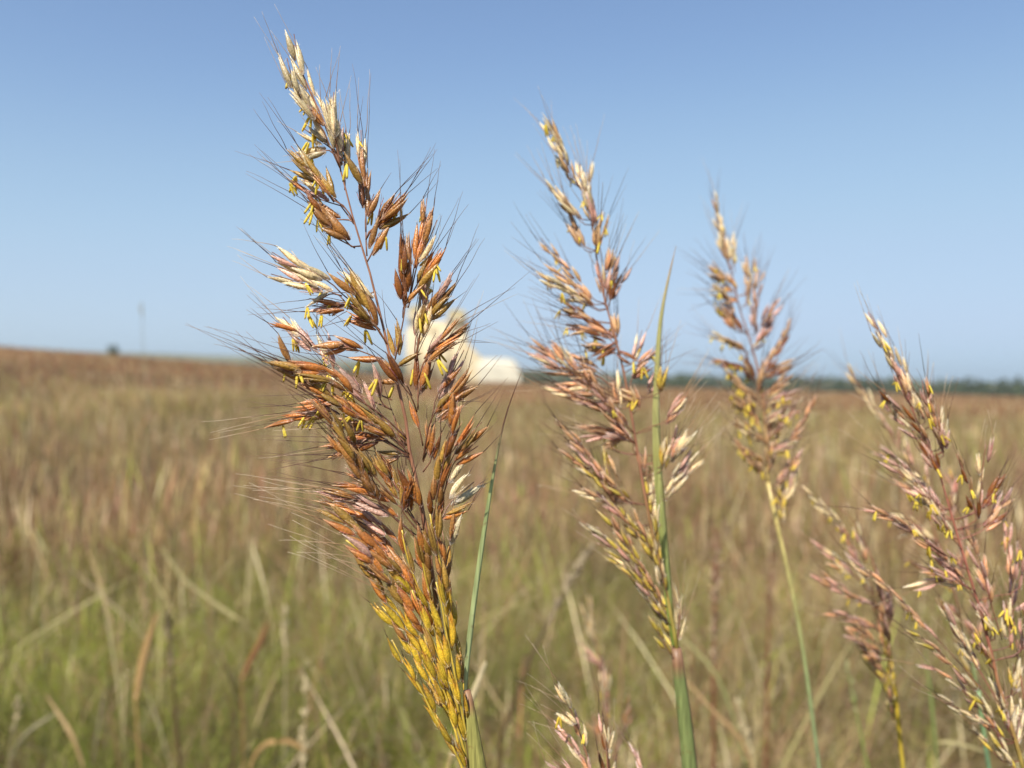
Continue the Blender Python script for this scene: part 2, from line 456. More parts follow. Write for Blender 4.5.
# ---- plant 1: the sharp seed head
AX1 = [(470, 775), (459, 720), (447, 660), (436, 600), (428, 545), (422, 507), (416, 479), (410, 454), (404, 409), (396, 380), (390, 358), (382, 321), (375, 294), (367, 262), (357, 232), (347, 195), (341, 170), (334, 148), (322, 115), (308, 88), (299, 62), (294, 45)]
ST = ['straw', 'straw', 'straw', 'straw', 'brown']; BR = ['brown', 'brown', 'rust', 'olive']; PK = ['pink', 'pink', 'rust', 'straw']; RU = ['rust', 'rust', 'brown', 'pink']
DK = ['dark', 'brown']; GO = ['gold']*7+['rust']; GR = ['gold', 'gold', 'rust', 'olive']
RC1 = [
 r([(334,150),(322,118),(309,90),(299,62),(294,34)], 8, ST, a=[(272,-4),(290,10),(276,14)], al=.8, pale=True, an=.3, st=[(340,166)], z=0),
 r([(322,128),(304,104),(293,80),(287,58)], 5, ST, a=[(268,22),(272,40)], pale=True, an=.2, st=[(340,168),(330,146)]),
 r([(315,124),(300,92)], 2, 'straw', an=1, st=[(334,152),(322,136)], a=[(270,28)], pale=True),
 r([(338,152),(332,120),(334,92)], 5, ST, a=[(331,44),(322,75),(340,48)], pale=True, an=.2, st=[(341,172)]),
 r([(336,140),(325,104)], 2, 'straw', a=[(318,66)], pale=True, st=[(340,165)]),
 r([(345,172),(344,150),(346,128)], 4, ['pink','straw'], a=[(350,80),(340,92)], pale=True, an=.5, st=[(345,190)]),
 r([(366,218),(364,186),(362,158),(361,130)], 7, ['brown','dark','brown'], a=[(362,66),(357,76),(366,72),(370,96)], an=.25, w=.95, st=[(367,256),(366,238)], z=.1),
 r([(361,188),(349,166)], 1, 'olive', an=1, st=[(364,205)], al=.5),
 r([(366,216),(374,194)], 1, 'brown', an=1, st=[(366,232)], al=.3),
 r([(328,146),(303,128)], 2, ['brown','rust'], an=.9, st=[(345,162),(336,152)], al=.3),
 r([(326,150),(303,156)], 2, ['straw','olive'], an=.2, st=[(342,164),(336,156)], al=.3),
 r([(334,200),(321,182),(305,162),(291,146)], 7, ['brown','straw','olive'], a=[(253,96),(262,110),(266,104)], an=.3, st=[(354,222),(345,207)], z=-.1),
 r([(333,196),(326,175)], 1, 'olive', st=[(345,208)], al=0, an=0),
 r([(320,186),(297,176)], 1, 'olive', st=[(334,202)], al=.6, an=.6),
 r([(326,203),(308,190),(291,180)], 4, PK, a=[(255,152),(240,160)], an=.7, st=[(354,224),(338,203)]),
 r([(347,242),(331,224),(316,206),(300,192)], 7, ['dark','brown','brown'], a=[(241,164),(256,154),(240,172)], an=.35, w=1.1, st=[(361,246),(354,248)], z=-.2),
 r([(346,243),(326,233)], 1, 'brown', an=1, st=[(355,248)], al=.3),
 r([(338,220),(318,206)], 2, 'brown', an=1, st=[(354,222),(345,219)], al=.4),
 r([(371,255),(378,240),(385,226)], 2, ['pink','brown'], an=1, al=.3, st=[(367,262)]),
 r([(376,226),(389,208),(401,192)], 4, ['dark','rust','brown'], a=[(432,152),(437,146),(436,160)], an=.3, w=1.05, st=[(366,240),(369,232)], z=-.1),
 r([(378,227),(392,218),(403,204)], 2, ['brown','olive'], a=[(434,176)], an=.6, st=[(367,238),(371,231)]),
 r([(330,282),(312,274),(292,264),(272,252)], 6, ['pink','straw','pink'], a=[(238,228),(244,236),(236,246)], an=0, st=[(374,292),(352,300),(338,290)], z=-.3),
 r([(332,292),(312,286),(292,280),(271,274)], 6, ['straw','pink','olive'], a=[(236,250),(240,258)], an=.8, st=[(374,296),(352,306),(340,296)], z=.1),
 r([(330,294),(316,304)], 1, 'straw', an=.9, al=0, st=[(342,296)]),
 r([(372,300),(358,284),(344,268)], 4, ['pink','pink','straw'], a=[(308,224),(318,236)], an=.5, st=[(381,318)]),
 r([(376,327),(366,306),(352,286),(337,272)], 6, ['olive','brown','olive'], a=[(292,206),(298,214),(310,220)], an=.5, w=1.15, st=[(386,342)], z=-.25),
 r([(376,326),(356,309),(340,302)], 3, ['olive','brown'], an=.8, a=[(300,300)], st=[(388,346)]),
 r([(377,328),(358,322)], 2, ['rust','dark'], an=.9, a=[(325,330)], st=[(388,348)]),
 r([(346,308),(330,307),(312,306)], 3, ['pink','rust'], a=[(256,312),(262,302)], an=.7, st=[(380,330),(362,314)]),
 r([(316,352),(306,344),(294,330),(283,317)], 6, ['pink','pink','straw'], a=[(242,281),(250,290)], an=.6, st=[(392,400),(360,385),(334,362)], z=.3),
 r([(298,332),(270,326)], 1, 'rust', an=1, al=.4, st=[(312,346)]),
 r([(333,368),(327,348),(318,332)], 4, ['pink','straw'], a=[(305,312),(318,322)], an=.4, st=[(392,410),(352,390)]),
 r([(363,352),(345,347),(330,350),(315,351)], 5, ['rust','brown','pink'], a=[(252,343),(262,356),(280,345)], an=.2, st=[(397,384),(384,362)], z=-.2),
 r([(352,395),(338,380),(318,371),(292,370),(276,360)], 8, ['olive','brown','rust','olive'], a=[(200,320),(238,342),(222,338)], an=.35, st=[(408,440),(382,415)], z=-.35),
 r([(290,364),(278,342)], 1, 'brown', a=[(262,322)], an=0, st=[(312,372)]),
 r([(356,398),(344,388),(330,380)], 3, PK, a=[(300,372)], an=1, st=[(406,436),(376,412)]),
 r([(397,442),(380,428),(358,416),(336,402),(312,385),(292,374),(274,362)], 13, ['brown','olive','rust','brown'], a=[(198,318),(230,330),(212,340),(242,352)], an=.3, w=1.05, st=[(411,456),(404,448)], z=-.3),
 r([(372,412),(360,395),(345,380),(333,368)], 4, ['pink','straw'], a=[(300,340)], an=.6, st=[(408,446),(388,425)]),
 r([(340,402),(322,403),(300,407)], 4, ['dark','rust'], a=[(232,414),(238,404)], an=.7, st=[(405,447),(370,412)]),
 r([(338,414),(318,415),(296,417),(270,421)], 5, ['rust','pink','rust'], a=[(212,430),(218,440),(208,427)], an=.4, st=[(409,452),(370,424)], z=.2, pale=True),
 r([(352,446),(340,430),(328,416),(312,400)], 5, ['brown','olive'], a=[(262,365),(280,388),(250,372)], an=0, st=[(384,500),(366,468)], z=-.4),
 r([(378,500),(362,474),(350,456),(338,440),(326,424)], 8, ['olive','brown','gold'], a=[(292,396),(284,384),(300,400)], an=.05, w=1.1, st=[(416,535),(396,520)], z=-.4),
 r([(366,428),(350,427),(336,428)], 3, RU, a=[(276,424),(280,436)], an=.8, st=[(410,456),(386,440)]),
 r([(380,440),(360,443),(344,448),(328,446)], 5, ['rust','dark','rust'], a=[(246,452),(256,444),(262,458)], an=.2, st=[(411,458),(398,450)]),
 r([(404,456),(390,457),(374,455)], 2, ['brown','olive'], a=[(330,452)], an=0, st=[(411,460)]),
 r([(388,442),(372,438),(356,446),(332,460)], 5, RU, a=[(262,470),(270,462)], an=.2, st=[(411,462),(402,452)], z=.3),
 r([(376,478),(362,464),(350,456)], 3, ['olive','gold','brown'], a=[(322,436)], an=.6, st=[(414,505),(392,495)]),
 r([(398,505),(380,494),(358,486),(334,482)], 6, ['rust','gold','brown'], a=[(262,470),(250,476),(270,486)], an=.1, st=[(420,525),(410,515)], z=-.2),
 r([(404,502),(394,484),(384,468),(376,452)], 6, ['dark','olive','rust'], a=[(366,420),(374,424),(356,430)], an=0, st=[(420,530),(413,516)]),
 r([(398,520),(378,508),(360,502),(336,496),(322,488)], 8, ['rust','brown','pink'], a=[(244,474),(256,490),(262,480)], an=.05, pale=True, st=[(426,555),(414,536)], z=-.1),
 r([(396,542),(374,522),(352,510),(330,502),(316,496)], 8, ['rust','pink','straw','brown'], a=[(240,482),(256,478),(250,500)], an=0, pale=True, st=[(430,580),(416,562)], z=.2),
 r([(408,512),(405,496),(398,482)], 3, ['rust','brown'], al=.5, an=0, st=[(422,530)]),
 r([(402,510),(404,490),(412,476)], 3, ['olive','dark'], al=.5, an=0, st=[(422,535)]),
 r([(420,508),(412,490),(402,470)], 4, ['dark','rust'], a=[(404,430),(398,440)], an=0, st=[(424,535)]),
 r([(418,600),(396,568),(374,545),(352,528),(336,516),(322,506)], 13, ['rust','rust','olive','brown','gold'], a=[(246,478),(262,505),(242,492),(270,498)], an=0, pale=True, st=[(444,645),(432,622)], z=-.25, w=1.1),
 r([(414,588),(398,562),(384,545),(366,530),(350,520)], 9, ['rust','gold','brown'], a=[(300,480),(296,500)], an=0, st=[(440,630),(428,608)], z=.25),
 r([(430,640),(408,608),(390,582),(372,560),(356,548),(346,540)], 12, ['rust','gold','pink','gold','gold'], a=[(268,538),(284,552),(300,520)], an=0, pale=True, st=[(452,685),(442,662)], z=-.3, w=1.1),
 r([(446,690),(424,652),(404,620),(386,596),(370,574),(358,556)], 9, ['gold','rust','gold','gold','olive'], a=[(322,578),(300,548),(330,560)], an=0, pale=True, al=.6, st=[(460,735),(454,712)], z=-.15, w=.95, l=1.05),
 r([(452,722),(430,684),(412,652),(396,624),(382,606)], 7, ['gold','gold','gold','rust'], al=.25, an=0, st=[(464,760),(458,742)], z=.1, w=.95, l=1.05),
 r([(464,772),(450,742),(434,716),(420,688),(404,662),(392,640)], 7, ['gold','gold','gold','rust'], al=.18, an=0, st=[(470,800),(467,785)], z=-.2, w=.95, l=1.05),
 r([(440,640),(428,610),(416,582),(406,552),(402,530)], 6, GR, al=.3, an=0, st=[(450,672)], z=-.2, w=.95, l=1.05),
 r([(456,700),(444,668),(432,640),(420,612),(412,590)], 6, GO, al=.15, an=0, st=[(462,730)], z=-.2, w=.95, l=1.05),
 r([(462,742),(450,708),(440,680),(430,655),(424,636)], 6, GO, al=.15, an=0, st=[(467,765)], z=-.15, w=.95, l=1.05),
 r([(464,722),(458,690),(452,660),(446,632),(442,606),(436,582)], 7, GO, al=.12, an=0, st=[(467,745)], z=-.2, w=.95, l=1.05),
 r([(466,700),(462,672),(458,648),(452,624),(448,600)], 5, GO, al=.12, an=0, st=[(468,730)], z=.1, w=.95, l=1.05),
 r([(446,618),(444,590),(440,562),(434,536),(430,514)], 6, ['gold','olive','rust'], al=.15, an=0, st=[(452,650)], z=-.3, w=.95, l=1.05),
 r([(450,600),(448,576),(446,552),(442,530)], 4, ['gold','olive'], al=.15, an=0, st=[(454,640)], z=.2),
 r([(434,622),(430,596),(424,570),(420,545)], 4, GO, al=.15, an=0, st=[(446,650)], z=-.25, w=.95, l=1.05),
 r([(430,572),(424,548),(420,528)], 4, GR, al=.2, an=0, st=[(438,600)], z=-.5, w=1.1),
 r([(433,522),(437,494),(440,472),(448,448),(452,432)], 9, ['dark','brown','olive','dark'], a=[(448,398),(462,386),(455,392),(470,404)], an=0, st=[(428,548)], z=-.3, w=1.15),
 r([(431,460),(434,442),(432,430)], 4, ['dark','rust'], a=[(440,404),(436,408),(452,406)], an=0, st=[(423,472),(426,468)], al=.5),
 r([(428,447),(426,428)], 1, 'brown', al=.2, an=0, st=[(423,462)]),
 r([(419,428),(410,404)], 1, 'rust', al=.2, an=0, st=[(423,446)]),
 r([(404,447),(398,430),(393,414)], 1, 'olive', a=[(384,372)], an=0, st=[(410,456)]),
 r([(396,438),(385,422),(374,408)], 1, 'olive', a=[(348,370)], an=0, st=[(408,454)]),
 r([(402,385),(392,372),(380,360)], 3, ['dark','brown'], a=[(324,314),(340,340)], an=.5, w=1.2, st=[(417,412),(411,396)], z=-.4),
 r([(404,383),(386,384)], 1, 'brown', al=.3, an=1, st=[(412,396)]),
 r([(380,398),(376,378)], 1, 'pink', al=.3, an=1, st=[(392,410),(384,405)]),
 r([(382,360),(366,360)], 1, 'rust', al=1., an=.8, st=[(396,378),(390,368)]),
 r([(396,356),(394,338)], 2, ['brown','olive'], a=[(384,302)], an=0, st=[(392,366)]),
 r([(396,366),(414,356)], 1, 'olive', al=0, an=0, st=[(392,370)]),
 r([(405,308),(404,285),(404,262),(405,236)], 6, ['dark','dark','brown'], a=[(406,160),(400,200),(411,182)], an=.2, w=1.15, st=[(395,360),(401,332)], z=-.2),
 r([(404,306),(412,296)], 1, 'brown', al=0, an=1, st=[(403,318)]),
 r([(411,265),(412,240)], 1, 'brown', al=0, an=.3, st=[(408,292),(411,280)]),
 r([(414,268),(419,245),(424,222),(427,198)], 5, ['brown','olive','rust'], a=[(436,150),(440,152),(432,158),(440,165)], an=.2, st=[(410,296)], z=.1),
 r([(418,262),(428,242),(437,220)], 2, ['straw','brown'], al=.3, an=0, st=[(411,294)]),
 r([(415,288),(424,274),(434,258),(441,248)], 5, ['olive','brown','rust'], a=[(463,194),(468,196),(452,214)], an=.6, st=[(408,308)], z=-.1),
 r([(415,345),(420,322),(424,300),(427,276),(430,256)], 7, ['pink','straw','pink'], a=[(428,224),(436,220)], pale=True, an=.4, st=[(416,380)], z=.1, w=.85),
 r([(420,336),(424,318),(428,304)], 3, ['olive','straw'], al=.3, an=.5, st=[(416,362)], w=1.1),
 r([(427,318),(436,304),(448,286),(452,280)], 4, ['brown','olive','pink'], a=[(478,232),(474,246)], an=0, st=[(416,356),(420,334)]),
 r([(428,320),(448,302)], 1, 'olive', al=.2, an=0, st=[(418,340)]),
 r([(418,392),(420,378),(426,362)], 3, ['rust','dark'], a=[(470,278)], an=.5, st=[(418,408)]),
 r([(419,394),(430,372)], 1, 'dark', al=.2, an=.3, st=[(418,410)]),
 r([(425,360),(436,348),(450,336),(468,323)], 5, ['rust','brown','pink'], a=[(526,284),(506,304),(520,292)], an=.5, st=[(416,384)], z=-.2, w=1.05),
 r([(424,362),(438,352),(454,348)], 4, ['brown','olive'], a=[(500,326),(506,318),(478,342)], an=.7, st=[(417,388)], z=.1),
 r([(436,398),(446,382),(456,366),(464,350)], 6, ['pink','pink','gold'], a=[(486,300),(480,318),(492,312)], an=0, st=[(424,450),(432,418)], z=.1, pale=True),
 r([(434,414),(446,402),(458,392),(466,376)], 6, ['gold','rust','brown'], a=[(505,342),(498,350),(478,330),(470,336)], an=.1, st=[(423,460),(428,430)], z=-.3, w=1.1),
 r([(437,420),(450,412),(462,408)], 3, ['rust','brown'], a=[(482,398),(478,404)], an=0, st=[(424,458),(430,430)]),
 r([(450,434),(454,418),(458,400)], 2, 'rust', a=[(466,370),(460,384)], an=0, st=[(428,548),(440,480)]),
 r([(454,454),(464,442),(476,428),(482,422)], 3, ['olive','rust'], a=[(510,382),(498,392)], an=0, st=[(428,545),(440,500),(448,470)], z=-.2, w=1.1),
 r([(454,462),(466,454),(478,446)], 2, ['rust','brown'], a=[(506,420),(496,426)], an=0, st=[(430,545),(442,500)]),
 r([(448,482),(463,462)], 1, 'straw', al=0, an=0, st=[(432,545),(440,510)]),
 r([(449,504),(460,494),(474,482)], 3, 'straw', al=.2, an=0, st=[(434,550),(441,522)]),
 r([(442,518),(456,510),(468,502)], 2, ['olive','rust'], a=[(478,490)], an=0, st=[(436,556),(439,530)]),
 r([(450,545),(454,528),(457,514)], 2, ['gold','straw'], al=.2, an=0, st=[(441,590),(446,565)]),
 r([(441,583),(448,566)], 1, 'straw', al=.3, an=0, st=[(444,600)]),
]
seed_grass('largest and sharpest seed head, rust above and gold below, hung with yellow anthers', .243, AX1, RC1,
           [(470, 775), (476, 800), (482, 840)], 3, 2, 32.5,
           remap={}, mult=1.06, ygold=585, leaf=dict(p=[(466,690,0),(468,660,0),(474,610,0),(481,560,.001),(490,500,.002),(499,448,.004),(508,410,.006),(524,366,.008)], w=7,
                     c=[lin((172,182,124)), lin((170,180,114)), lin((126,84,66))], tip=.62, tw=(.5, 1.1)),
           sheath=dict(p=[(467,690),(470,715),(474,745),(480,785),(492,860)], r=[3.4, 12.5], c=lin((158,152,84)), edge=(7, 8, 9, 0)), anth_boost=1.0)

# ---- plant 2
AX2 = [(678,655),(668,600),(655,545),(643,485),(633,424),(624,373),(614,333),(606,304),(597,261),(594,230),(586,200),(574,175),(560,145),(549,120)]
RC2 = [
 r([(573,180),(562,152),(548,116)],7,['straw','straw','tawny'],pale=True,an=.3), r([(585,198),(582,180),(580,163)],4,'straw',pale=True,an=.2), r([(578,218),(562,202),(547,182)],5,['straw','straw','tawny'],an=.5,pale=True),
 r([(595,225),(590,205),(587,190)],4,['straw','pink'],an=.4,pale=True), r([(597,248),(600,230),(605,212)],4,['brown','olive'],an=.3), r([(584,246),(574,228),(568,216)],4,['olive','brown'],an=.6),
 r([(592,298),(572,276),(556,256),(541,238)],7,BR,an=.3), r([(592,305),(572,292),(550,282),(536,274)],6,['brown','rust','straw'],an=.5), r([(586,318),(570,306),(556,300)],3,DK,an=.4),
 r([(604,298),(598,276)],2,'brown',an=.2), r([(606,270),(610,252)],3,['rust','brown'],an=.2), r([(607,296),(612,276),(617,256)],4,['pink','rust'],an=.2), r([(604,290),(600,268),(596,260)],3,['pink','straw'],an=.4),
 r([(610,300),(612,284)],2,'dark',an=.2,al=.4), r([(607,332),(585,318),(560,314)],5,['dark','brown','rust'],an=.1), r([(612,336),(588,328),(564,325)],5,['rust','pink'],an=.6), r([(606,344),(590,342)],2,DK,an=.5), r([(600,352),(584,342)],2,'olive',an=.4),
 r([(617,334),(616,318)],3,['rust','brown'],an=.2), r([(616,345),(606,350),(588,350)],3,['dark','olive'],an=.7), r([(618,352),(628,358)],2,'dark',an=1),
 r([(576,372),(562,356),(551,343)],4,['pink','rust','straw'],an=.1,st=[(626,400),(600,386)]), r([(562,366),(546,352),(527,342)],5,PK,an=.1,st=[(626,402),(590,386)]), r([(598,368),(580,360),(566,354)],3,['brown','rust'],an=.2,st=[(625,390)]),
 r([(596,374),(576,374),(556,370),(540,368)],6,['rust','olive','pink'],an=.3,st=[(627,400)]), r([(630,438),(610,414),(592,390),(572,384),(556,388)],10,['pink','rust','pink','straw'],an=.1,w=1.1), r([(612,414),(592,402),(568,394),(540,386)],8,['pink','rust','straw'],an=.05,st=[(632,440),(622,424)]),
 r([(626,424),(606,402),(590,382),(586,366)],7,['pink','rust'],an=.1), r([(631,437),(610,432),(592,430),(578,430)],6,RU,an=.1), r([(628,440),(606,436),(580,438)],5,['rust','pink'],an=.1), r([(620,440),(606,446)],2,'olive',an=0,al=.3), r([(640,400),(628,394),(608,388)],3,['rust','olive'],an=.1),
 r([(616,500),(600,474),(584,450),(568,434),(554,422)],10,RU,an=0), r([(612,496),(592,472),(576,460),(562,448)],7,['rust','straw','gold'],an=0), r([(604,445),(608,465),(612,484)],3,['olive','gold'],an=0,al=.2),
 r([(626,522),(608,504),(592,494),(576,488)],5,PK,an=0), r([(630,500),(615,488),(604,476)],3,GR,an=0,al=.3),
 r([(666,620),(648,590),(626,560),(604,538),(582,522)],12,['straw','gold','gold','pink'],an=0,al=.7,pale=True), r([(660,600),(640,566),(622,538),(604,512)],10,['gold','rust','straw'],an=0,al=.4), r([(652,560),(636,532),(618,508),(604,490)],8,GR,an=0,al=.3),
 r([(666,592),(660,562),(656,536),(654,510)],8,['gold','straw'],an=0,al=.2), r([(652,520),(648,490),(646,462)],5,['straw','gold'],an=0,al=.7), r([(674,640),(660,614),(646,590),(634,572)],8,GO,an=0,al=.15), r([(676,654),(666,626),(660,600)],6,GO,an=0,al=.1), r([(678,640),(680,616),(678,590)],4,['straw'],an=0,al=1.1,w=.5,pale=True),
 r([(664,422),(676,408),(688,392)],5,['straw','pink','rust'],an=0,pale=True), r([(667,452),(674,438),(678,426)],3,['straw','pink'],an=0,pale=True), r([(670,462),(680,446),(690,432)],4,['rust','straw'],an=0,pale=True), r([(668,484),(682,468),(695,450)],5,['straw','pink'],an=0,pale=True), r([(664,500),(676,484),(682,478)],3,['straw'],an=0,pale=True),
 r([(662,470),(666,440)],3,['gold','straw'],an=0), r([(633,362),(638,344),(642,330)],4,['pink','straw','dark'],an=.7), r([(636,366),(648,356),(656,350)],3,['pink','rust'],an=.3), r([(632,378),(648,366)],3,['dark','rust'],an=.7), r([(618,408),(614,376)],3,PK,an=.2), r([(660,392),(664,370)],3,['gold','straw'],an=0,pale=True), r([(648,394),(657,376)],2,'pink',an=.2),
 r([(640,408),(636,398)],2,['rust','olive'],an=1,al=0), r([(642,470),(640,452)],2,'rust',an=0,al=.3),
]
seed_grass('blurred pinkish seed head with a tall green leaf blade standing straight up beside it', .335, AX2, RC2,
           [(678,655),(684,715),(690,768),(700,840)], 5, 1, 24.5, awn_px=45,
           leaf=dict(p=[(675,645,0),(671,600,0),(666,540,0),(661,480,-.002),(658,420,-.003),(659,360,-.004),(663,310,-.004),(676,246,-.002)], w=13,
                     c=[lin((116,134,58)), lin((186,180,112)), lin((206,172,140))], tip=.8, tw=(.75, .6)),
           sheath=dict(p=[(676,648),(680,680),(686,730),(691,780),(700,850)], r=[5, 9], c=lin((124,134,80)), edge=(0, 1)), lean=(.03, .02))

# ---- plant 3
AX3 = [(768,484),(766,440),(763,400),(758,370),(750,340),(740,310),(735,290),(729,260),(720,230),(712,198)]
RC3 = [
 r([(724,238),(718,214),(712,192)],6,['straw','straw','brown'],an=.2), r([(728,262),(723,245),(718,232)],5,['straw','olive'],an=.2), r([(733,264),(731,248),(730,234)],4,['straw','gold'],an=.6), r([(728,282),(718,272),(710,262)],4,['brown','straw'],an=.6),
 r([(726,292),(716,289),(710,287)],3,['olive','straw'],an=.7), r([(738,300),(726,298),(716,284)],4,BR,an=.2), r([(736,290),(728,276)],3,BR,an=.6), r([(746,302),(748,282),(745,256)],6,['brown','straw'],an=.1), r([(750,290),(754,276),(758,260)],4,BR,an=.1),
 r([(736,330),(726,314),(716,302)],5,BR,an=.5), r([(742,330),(734,318),(728,300)],5,DK,an=.1), r([(756,332),(754,312),(758,292),(760,284)],6,['pink','rust'],an=.1), r([(760,325),(768,312),(777,298)],4,['pink','rust'],an=.1), r([(752,348),(764,332),(771,314)],6,PK,an=.1),
 r([(766,366),(776,350),(786,332),(793,318)],7,['brown','dark'],an=.1), r([(744,350),(724,340),(708,334)],5,['brown','straw'],an=.3), r([(745,368),(726,362),(709,360)],5,['rust','dark'],an=.7), r([(762,376),(778,368),(792,362)],5,['brown','dark'],an=0), r([(766,392),(780,382),(792,374)],5,['brown','rust'],an=.2),
 r([(766,402),(782,396),(800,390)],5,PK,an=.4), r([(766,420),(782,412),(800,408)],6,['pink','straw'],an=.5), r([(772,432),(788,418),(800,398)],6,PK,an=.4), r([(770,450),(786,442),(802,434)],7,['pink','rust','straw'],an=.4), r([(764,442),(746,432),(732,420)],6,['brown','straw'],an=.8),
 r([(764,462),(748,452),(732,440)],6,['brown','rust'],an=.6), r([(756,400),(740,386),(726,372)],6,['brown','olive'],an=1), r([(756,415),(742,404),(730,396)],5,['brown','pink'],an=1), r([(760,430),(752,410),(750,396)],5,BR,an=.8), r([(754,380),(748,366),(742,352)],5,DK,an=.7),
 r([(776,484),(790,468),(800,450)],6,['pink','rust'],an=.4), r([(782,500),(792,482),(797,458)],6,['pink','straw'],an=0), r([(784,520),(784,500),(782,482)],5,['gold','straw'],an=.2), r([(770,470),(774,450),(776,430)],6,BR,an=.3), r([(766,440),(770,420),(775,400)],6,['rust','brown'],an=.5), r([(758,390),(764,372),(768,352)],6,['brown','rust'],an=.3),
 r([(790,440),(808,415),(815,395)],4,['rust'],an=0), r([(764,474),(756,464),(748,458)],4,['brown','olive'],an=.2),
]
seed_grass('soft brown seed head with yellow flecks on a thin curved stem, third from the left', .455, AX3, RC3,
           [(768,482),(776,520),(786,562),(797,615),(806,670),(818,760),(826,830)], 8, 1, 18, awn_px=34, lean=(.03, .04), anth_boost=1.2,
           culm_col=[lin((206,182,112)), lin((138,148,98)), lin((120,132,98))])

# ---- plant 4: the right-hand one, in front
AX4 = [(1032,800),(1016,742),(1000,690),(986,632),(968,570),(950,510),(936,462),(921,430),(906,395),(888,350),(868,312)]
RC4 = [
 r([(908,396),(894,362),(880,332),(870,314)],8,['straw','straw','pink','olive'],an=.35,a=[(856,284),(862,290)],pale=True), r([(914,412),(906,380),(896,348)],6,['straw','pink'],an=.2), r([(908,392),(902,372)],2,'olive',an=.4,al=.5),
 r([(926,440),(914,424),(898,408),(882,388)],6,['rust','pink','dark'],an=.1), r([(928,446),(912,430),(892,414),(884,392)],6,['pink','straw'],an=.1), r([(944,450),(934,420),(924,392),(922,380)],7,['rust','brown','pink'],an=.3), r([(942,446),(940,424),(938,404)],4,['pink','straw'],an=.1), r([(925,420),(915,400)],3,['straw','brown'],an=.9),
 r([(940,470),(928,448),(918,436)],4,['pink','dark'],an=.4), r([(976,520),(968,482),(956,454)],6,['dark','brown'],a=[(944,424),(952,430)],an=.3), r([(979,508),(982,472),(986,444)],5,['pink','straw'],a=[(982,415),(990,420)],an=.2,pale=True), r([(982,506),(992,490),(1002,478)],3,['dark','brown'],a=[(1020,446),(1016,440)],an=.3,w=1.2), r([(982,526),(996,510),(1010,498)],4,['dark','rust'],a=[(1024,470)],an=.5,w=1.2),
 r([(988,520),(1000,500),(1004,486)],4,['pink','straw'],an=.2), r([(990,600),(982,572),(974,548),(968,528)],6,['pink','rust'],an=.4,st=[(1002,640),(996,620)]), r([(1012,606),(1010,572),(1008,540),(1006,516)],8,['pink','pink','rust'],an=.6,st=[(1024,700),(1016,640)]),
 r([(940,505),(918,480),(898,462),(878,446)],7,['pink','pink','straw'],an=.2,z=.5), r([(945,515),(920,495),(895,484)],6,PK,an=.7,z=.4), r([(950,535),(930,508),(918,490)],5,['pink','straw'],an=.6), r([(956,562),(930,544),(902,524),(872,508),(862,506)],10,['pink','pink','straw','rust'],an=.5,z=-.1), r([(962,578),(944,558),(922,538),(904,524)],7,['pink','rust'],an=.4,z=.2),
 r([(968,590),(944,582),(924,584),(910,590)],6,['pink','straw'],an=.8), r([(966,586),(944,574),(920,566)],5,['pink','rust'],an=.9),
 r([(1002,738),(984,704),(958,672),(930,644),(904,632)],12,['straw','rust','gold','pink'],an=.08,w=.9,z=-.1), r([(992,728),(966,713),(936,698)],6,['straw','rust'],a=[(900,672),(906,680)],an=.1,z=-.2,st=[(1006,752)]), r([(938,640),(918,618),(898,598),(878,580),(848,558)],9,['rust','pink','brown'],an=.2,z=.3,st=[(990,700),(964,668)]),
 r([(978,668),(962,642),(948,618),(938,602)],7,['pink','straw'],an=.2,st=[(1000,705)]), r([(994,632),(980,612),(970,598)],4,['straw','pink'],an=.4), r([(1006,728),(1000,700),(990,676)],6,['gold','straw','pink'],an=.3), r([(1016,742),(1020,714),(1020,694)],5,'straw',an=0,al=.4), r([(1013,690),(1014,664)],3,['gold','straw'],an=.5),
 r([(1010,646),(1008,622),(1006,600)],5,PK,an=.9), r([(1022,650),(1026,620),(1030,590)],5,PK,an=.9), r([(1014,610),(1026,604)],2,'pink',an=1), r([(988,660),(976,640),(968,624)],4,['pink','brown'],an=.7), r([(1000,760),(986,742),(972,730)],4,['gold','straw'],an=.2), r([(1014,770),(1004,750),(998,735)],5,['gold','straw'],an=0,al=.2), r([(1018,590),(1022,560),(1020,545)],4,PK,an=.9),
]
seed_grass('left-leaning mauve-pink seed head full of yellow anthers, at the right edge', .32, AX4, RC4,
           [(1032,800),(1040,850)], 12, 1, 25.5, awn_px=44, lean=(.05, .02), branch_col=lin((164, 104, 84)), anth_boost=1.25, dup=True, mult=.95)

# ---- plant 5: short rusty one on a yellow stem
AX5 = [(890,655),(886,625),(880,590),(872,560),(862,535),(848,515),(825,500)]
RC5 = [
 r([(866,576),(846,534),(826,508),(803,488)],10,['pink','straw','rust'],an=.5,st=[(884,620),(876,598)]), r([(852,572),(832,556),(812,542)],6,PK,an=.5,st=[(884,622),(868,592)]), r([(872,604),(842,592),(812,572)],8,['rust','pink'],an=.2), r([(876,628),(852,618),(828,612)],7,['rust','pink'],an=.2), r([(880,652),(862,642),(844,632)],6,RU,an=.1),
 r([(884,604),(880,586),(878,572)],4,PK,an=.2), r([(889,622),(890,604),(888,588)],6,['rust','pink'],an=.2), r([(886,682),(868,654),(856,632)],8,['gold','rust'],an=0,al=.3), r([(892,700),(880,672),(874,644)],8,GO,an=0,al=.2), r([(894,720),(892,692),(890,662)],7,GO,an=0,al=.1), r([(870,590),(860,568),(850,548)],5,['straw','pink'],an=.4), r([(886,640),(880,615),(872,600)],6,RU,an=.1), r([(888,660),(884,640),(880,622)],5,['rust','gold'],an=0), r([(876,660),(862,652)],3,RU,an=0),
 r([(874,640),(860,625),(846,618)],5,RU,an=0), r([(864,560),(862,545),(855,525)],4,PK,an=.4),
]
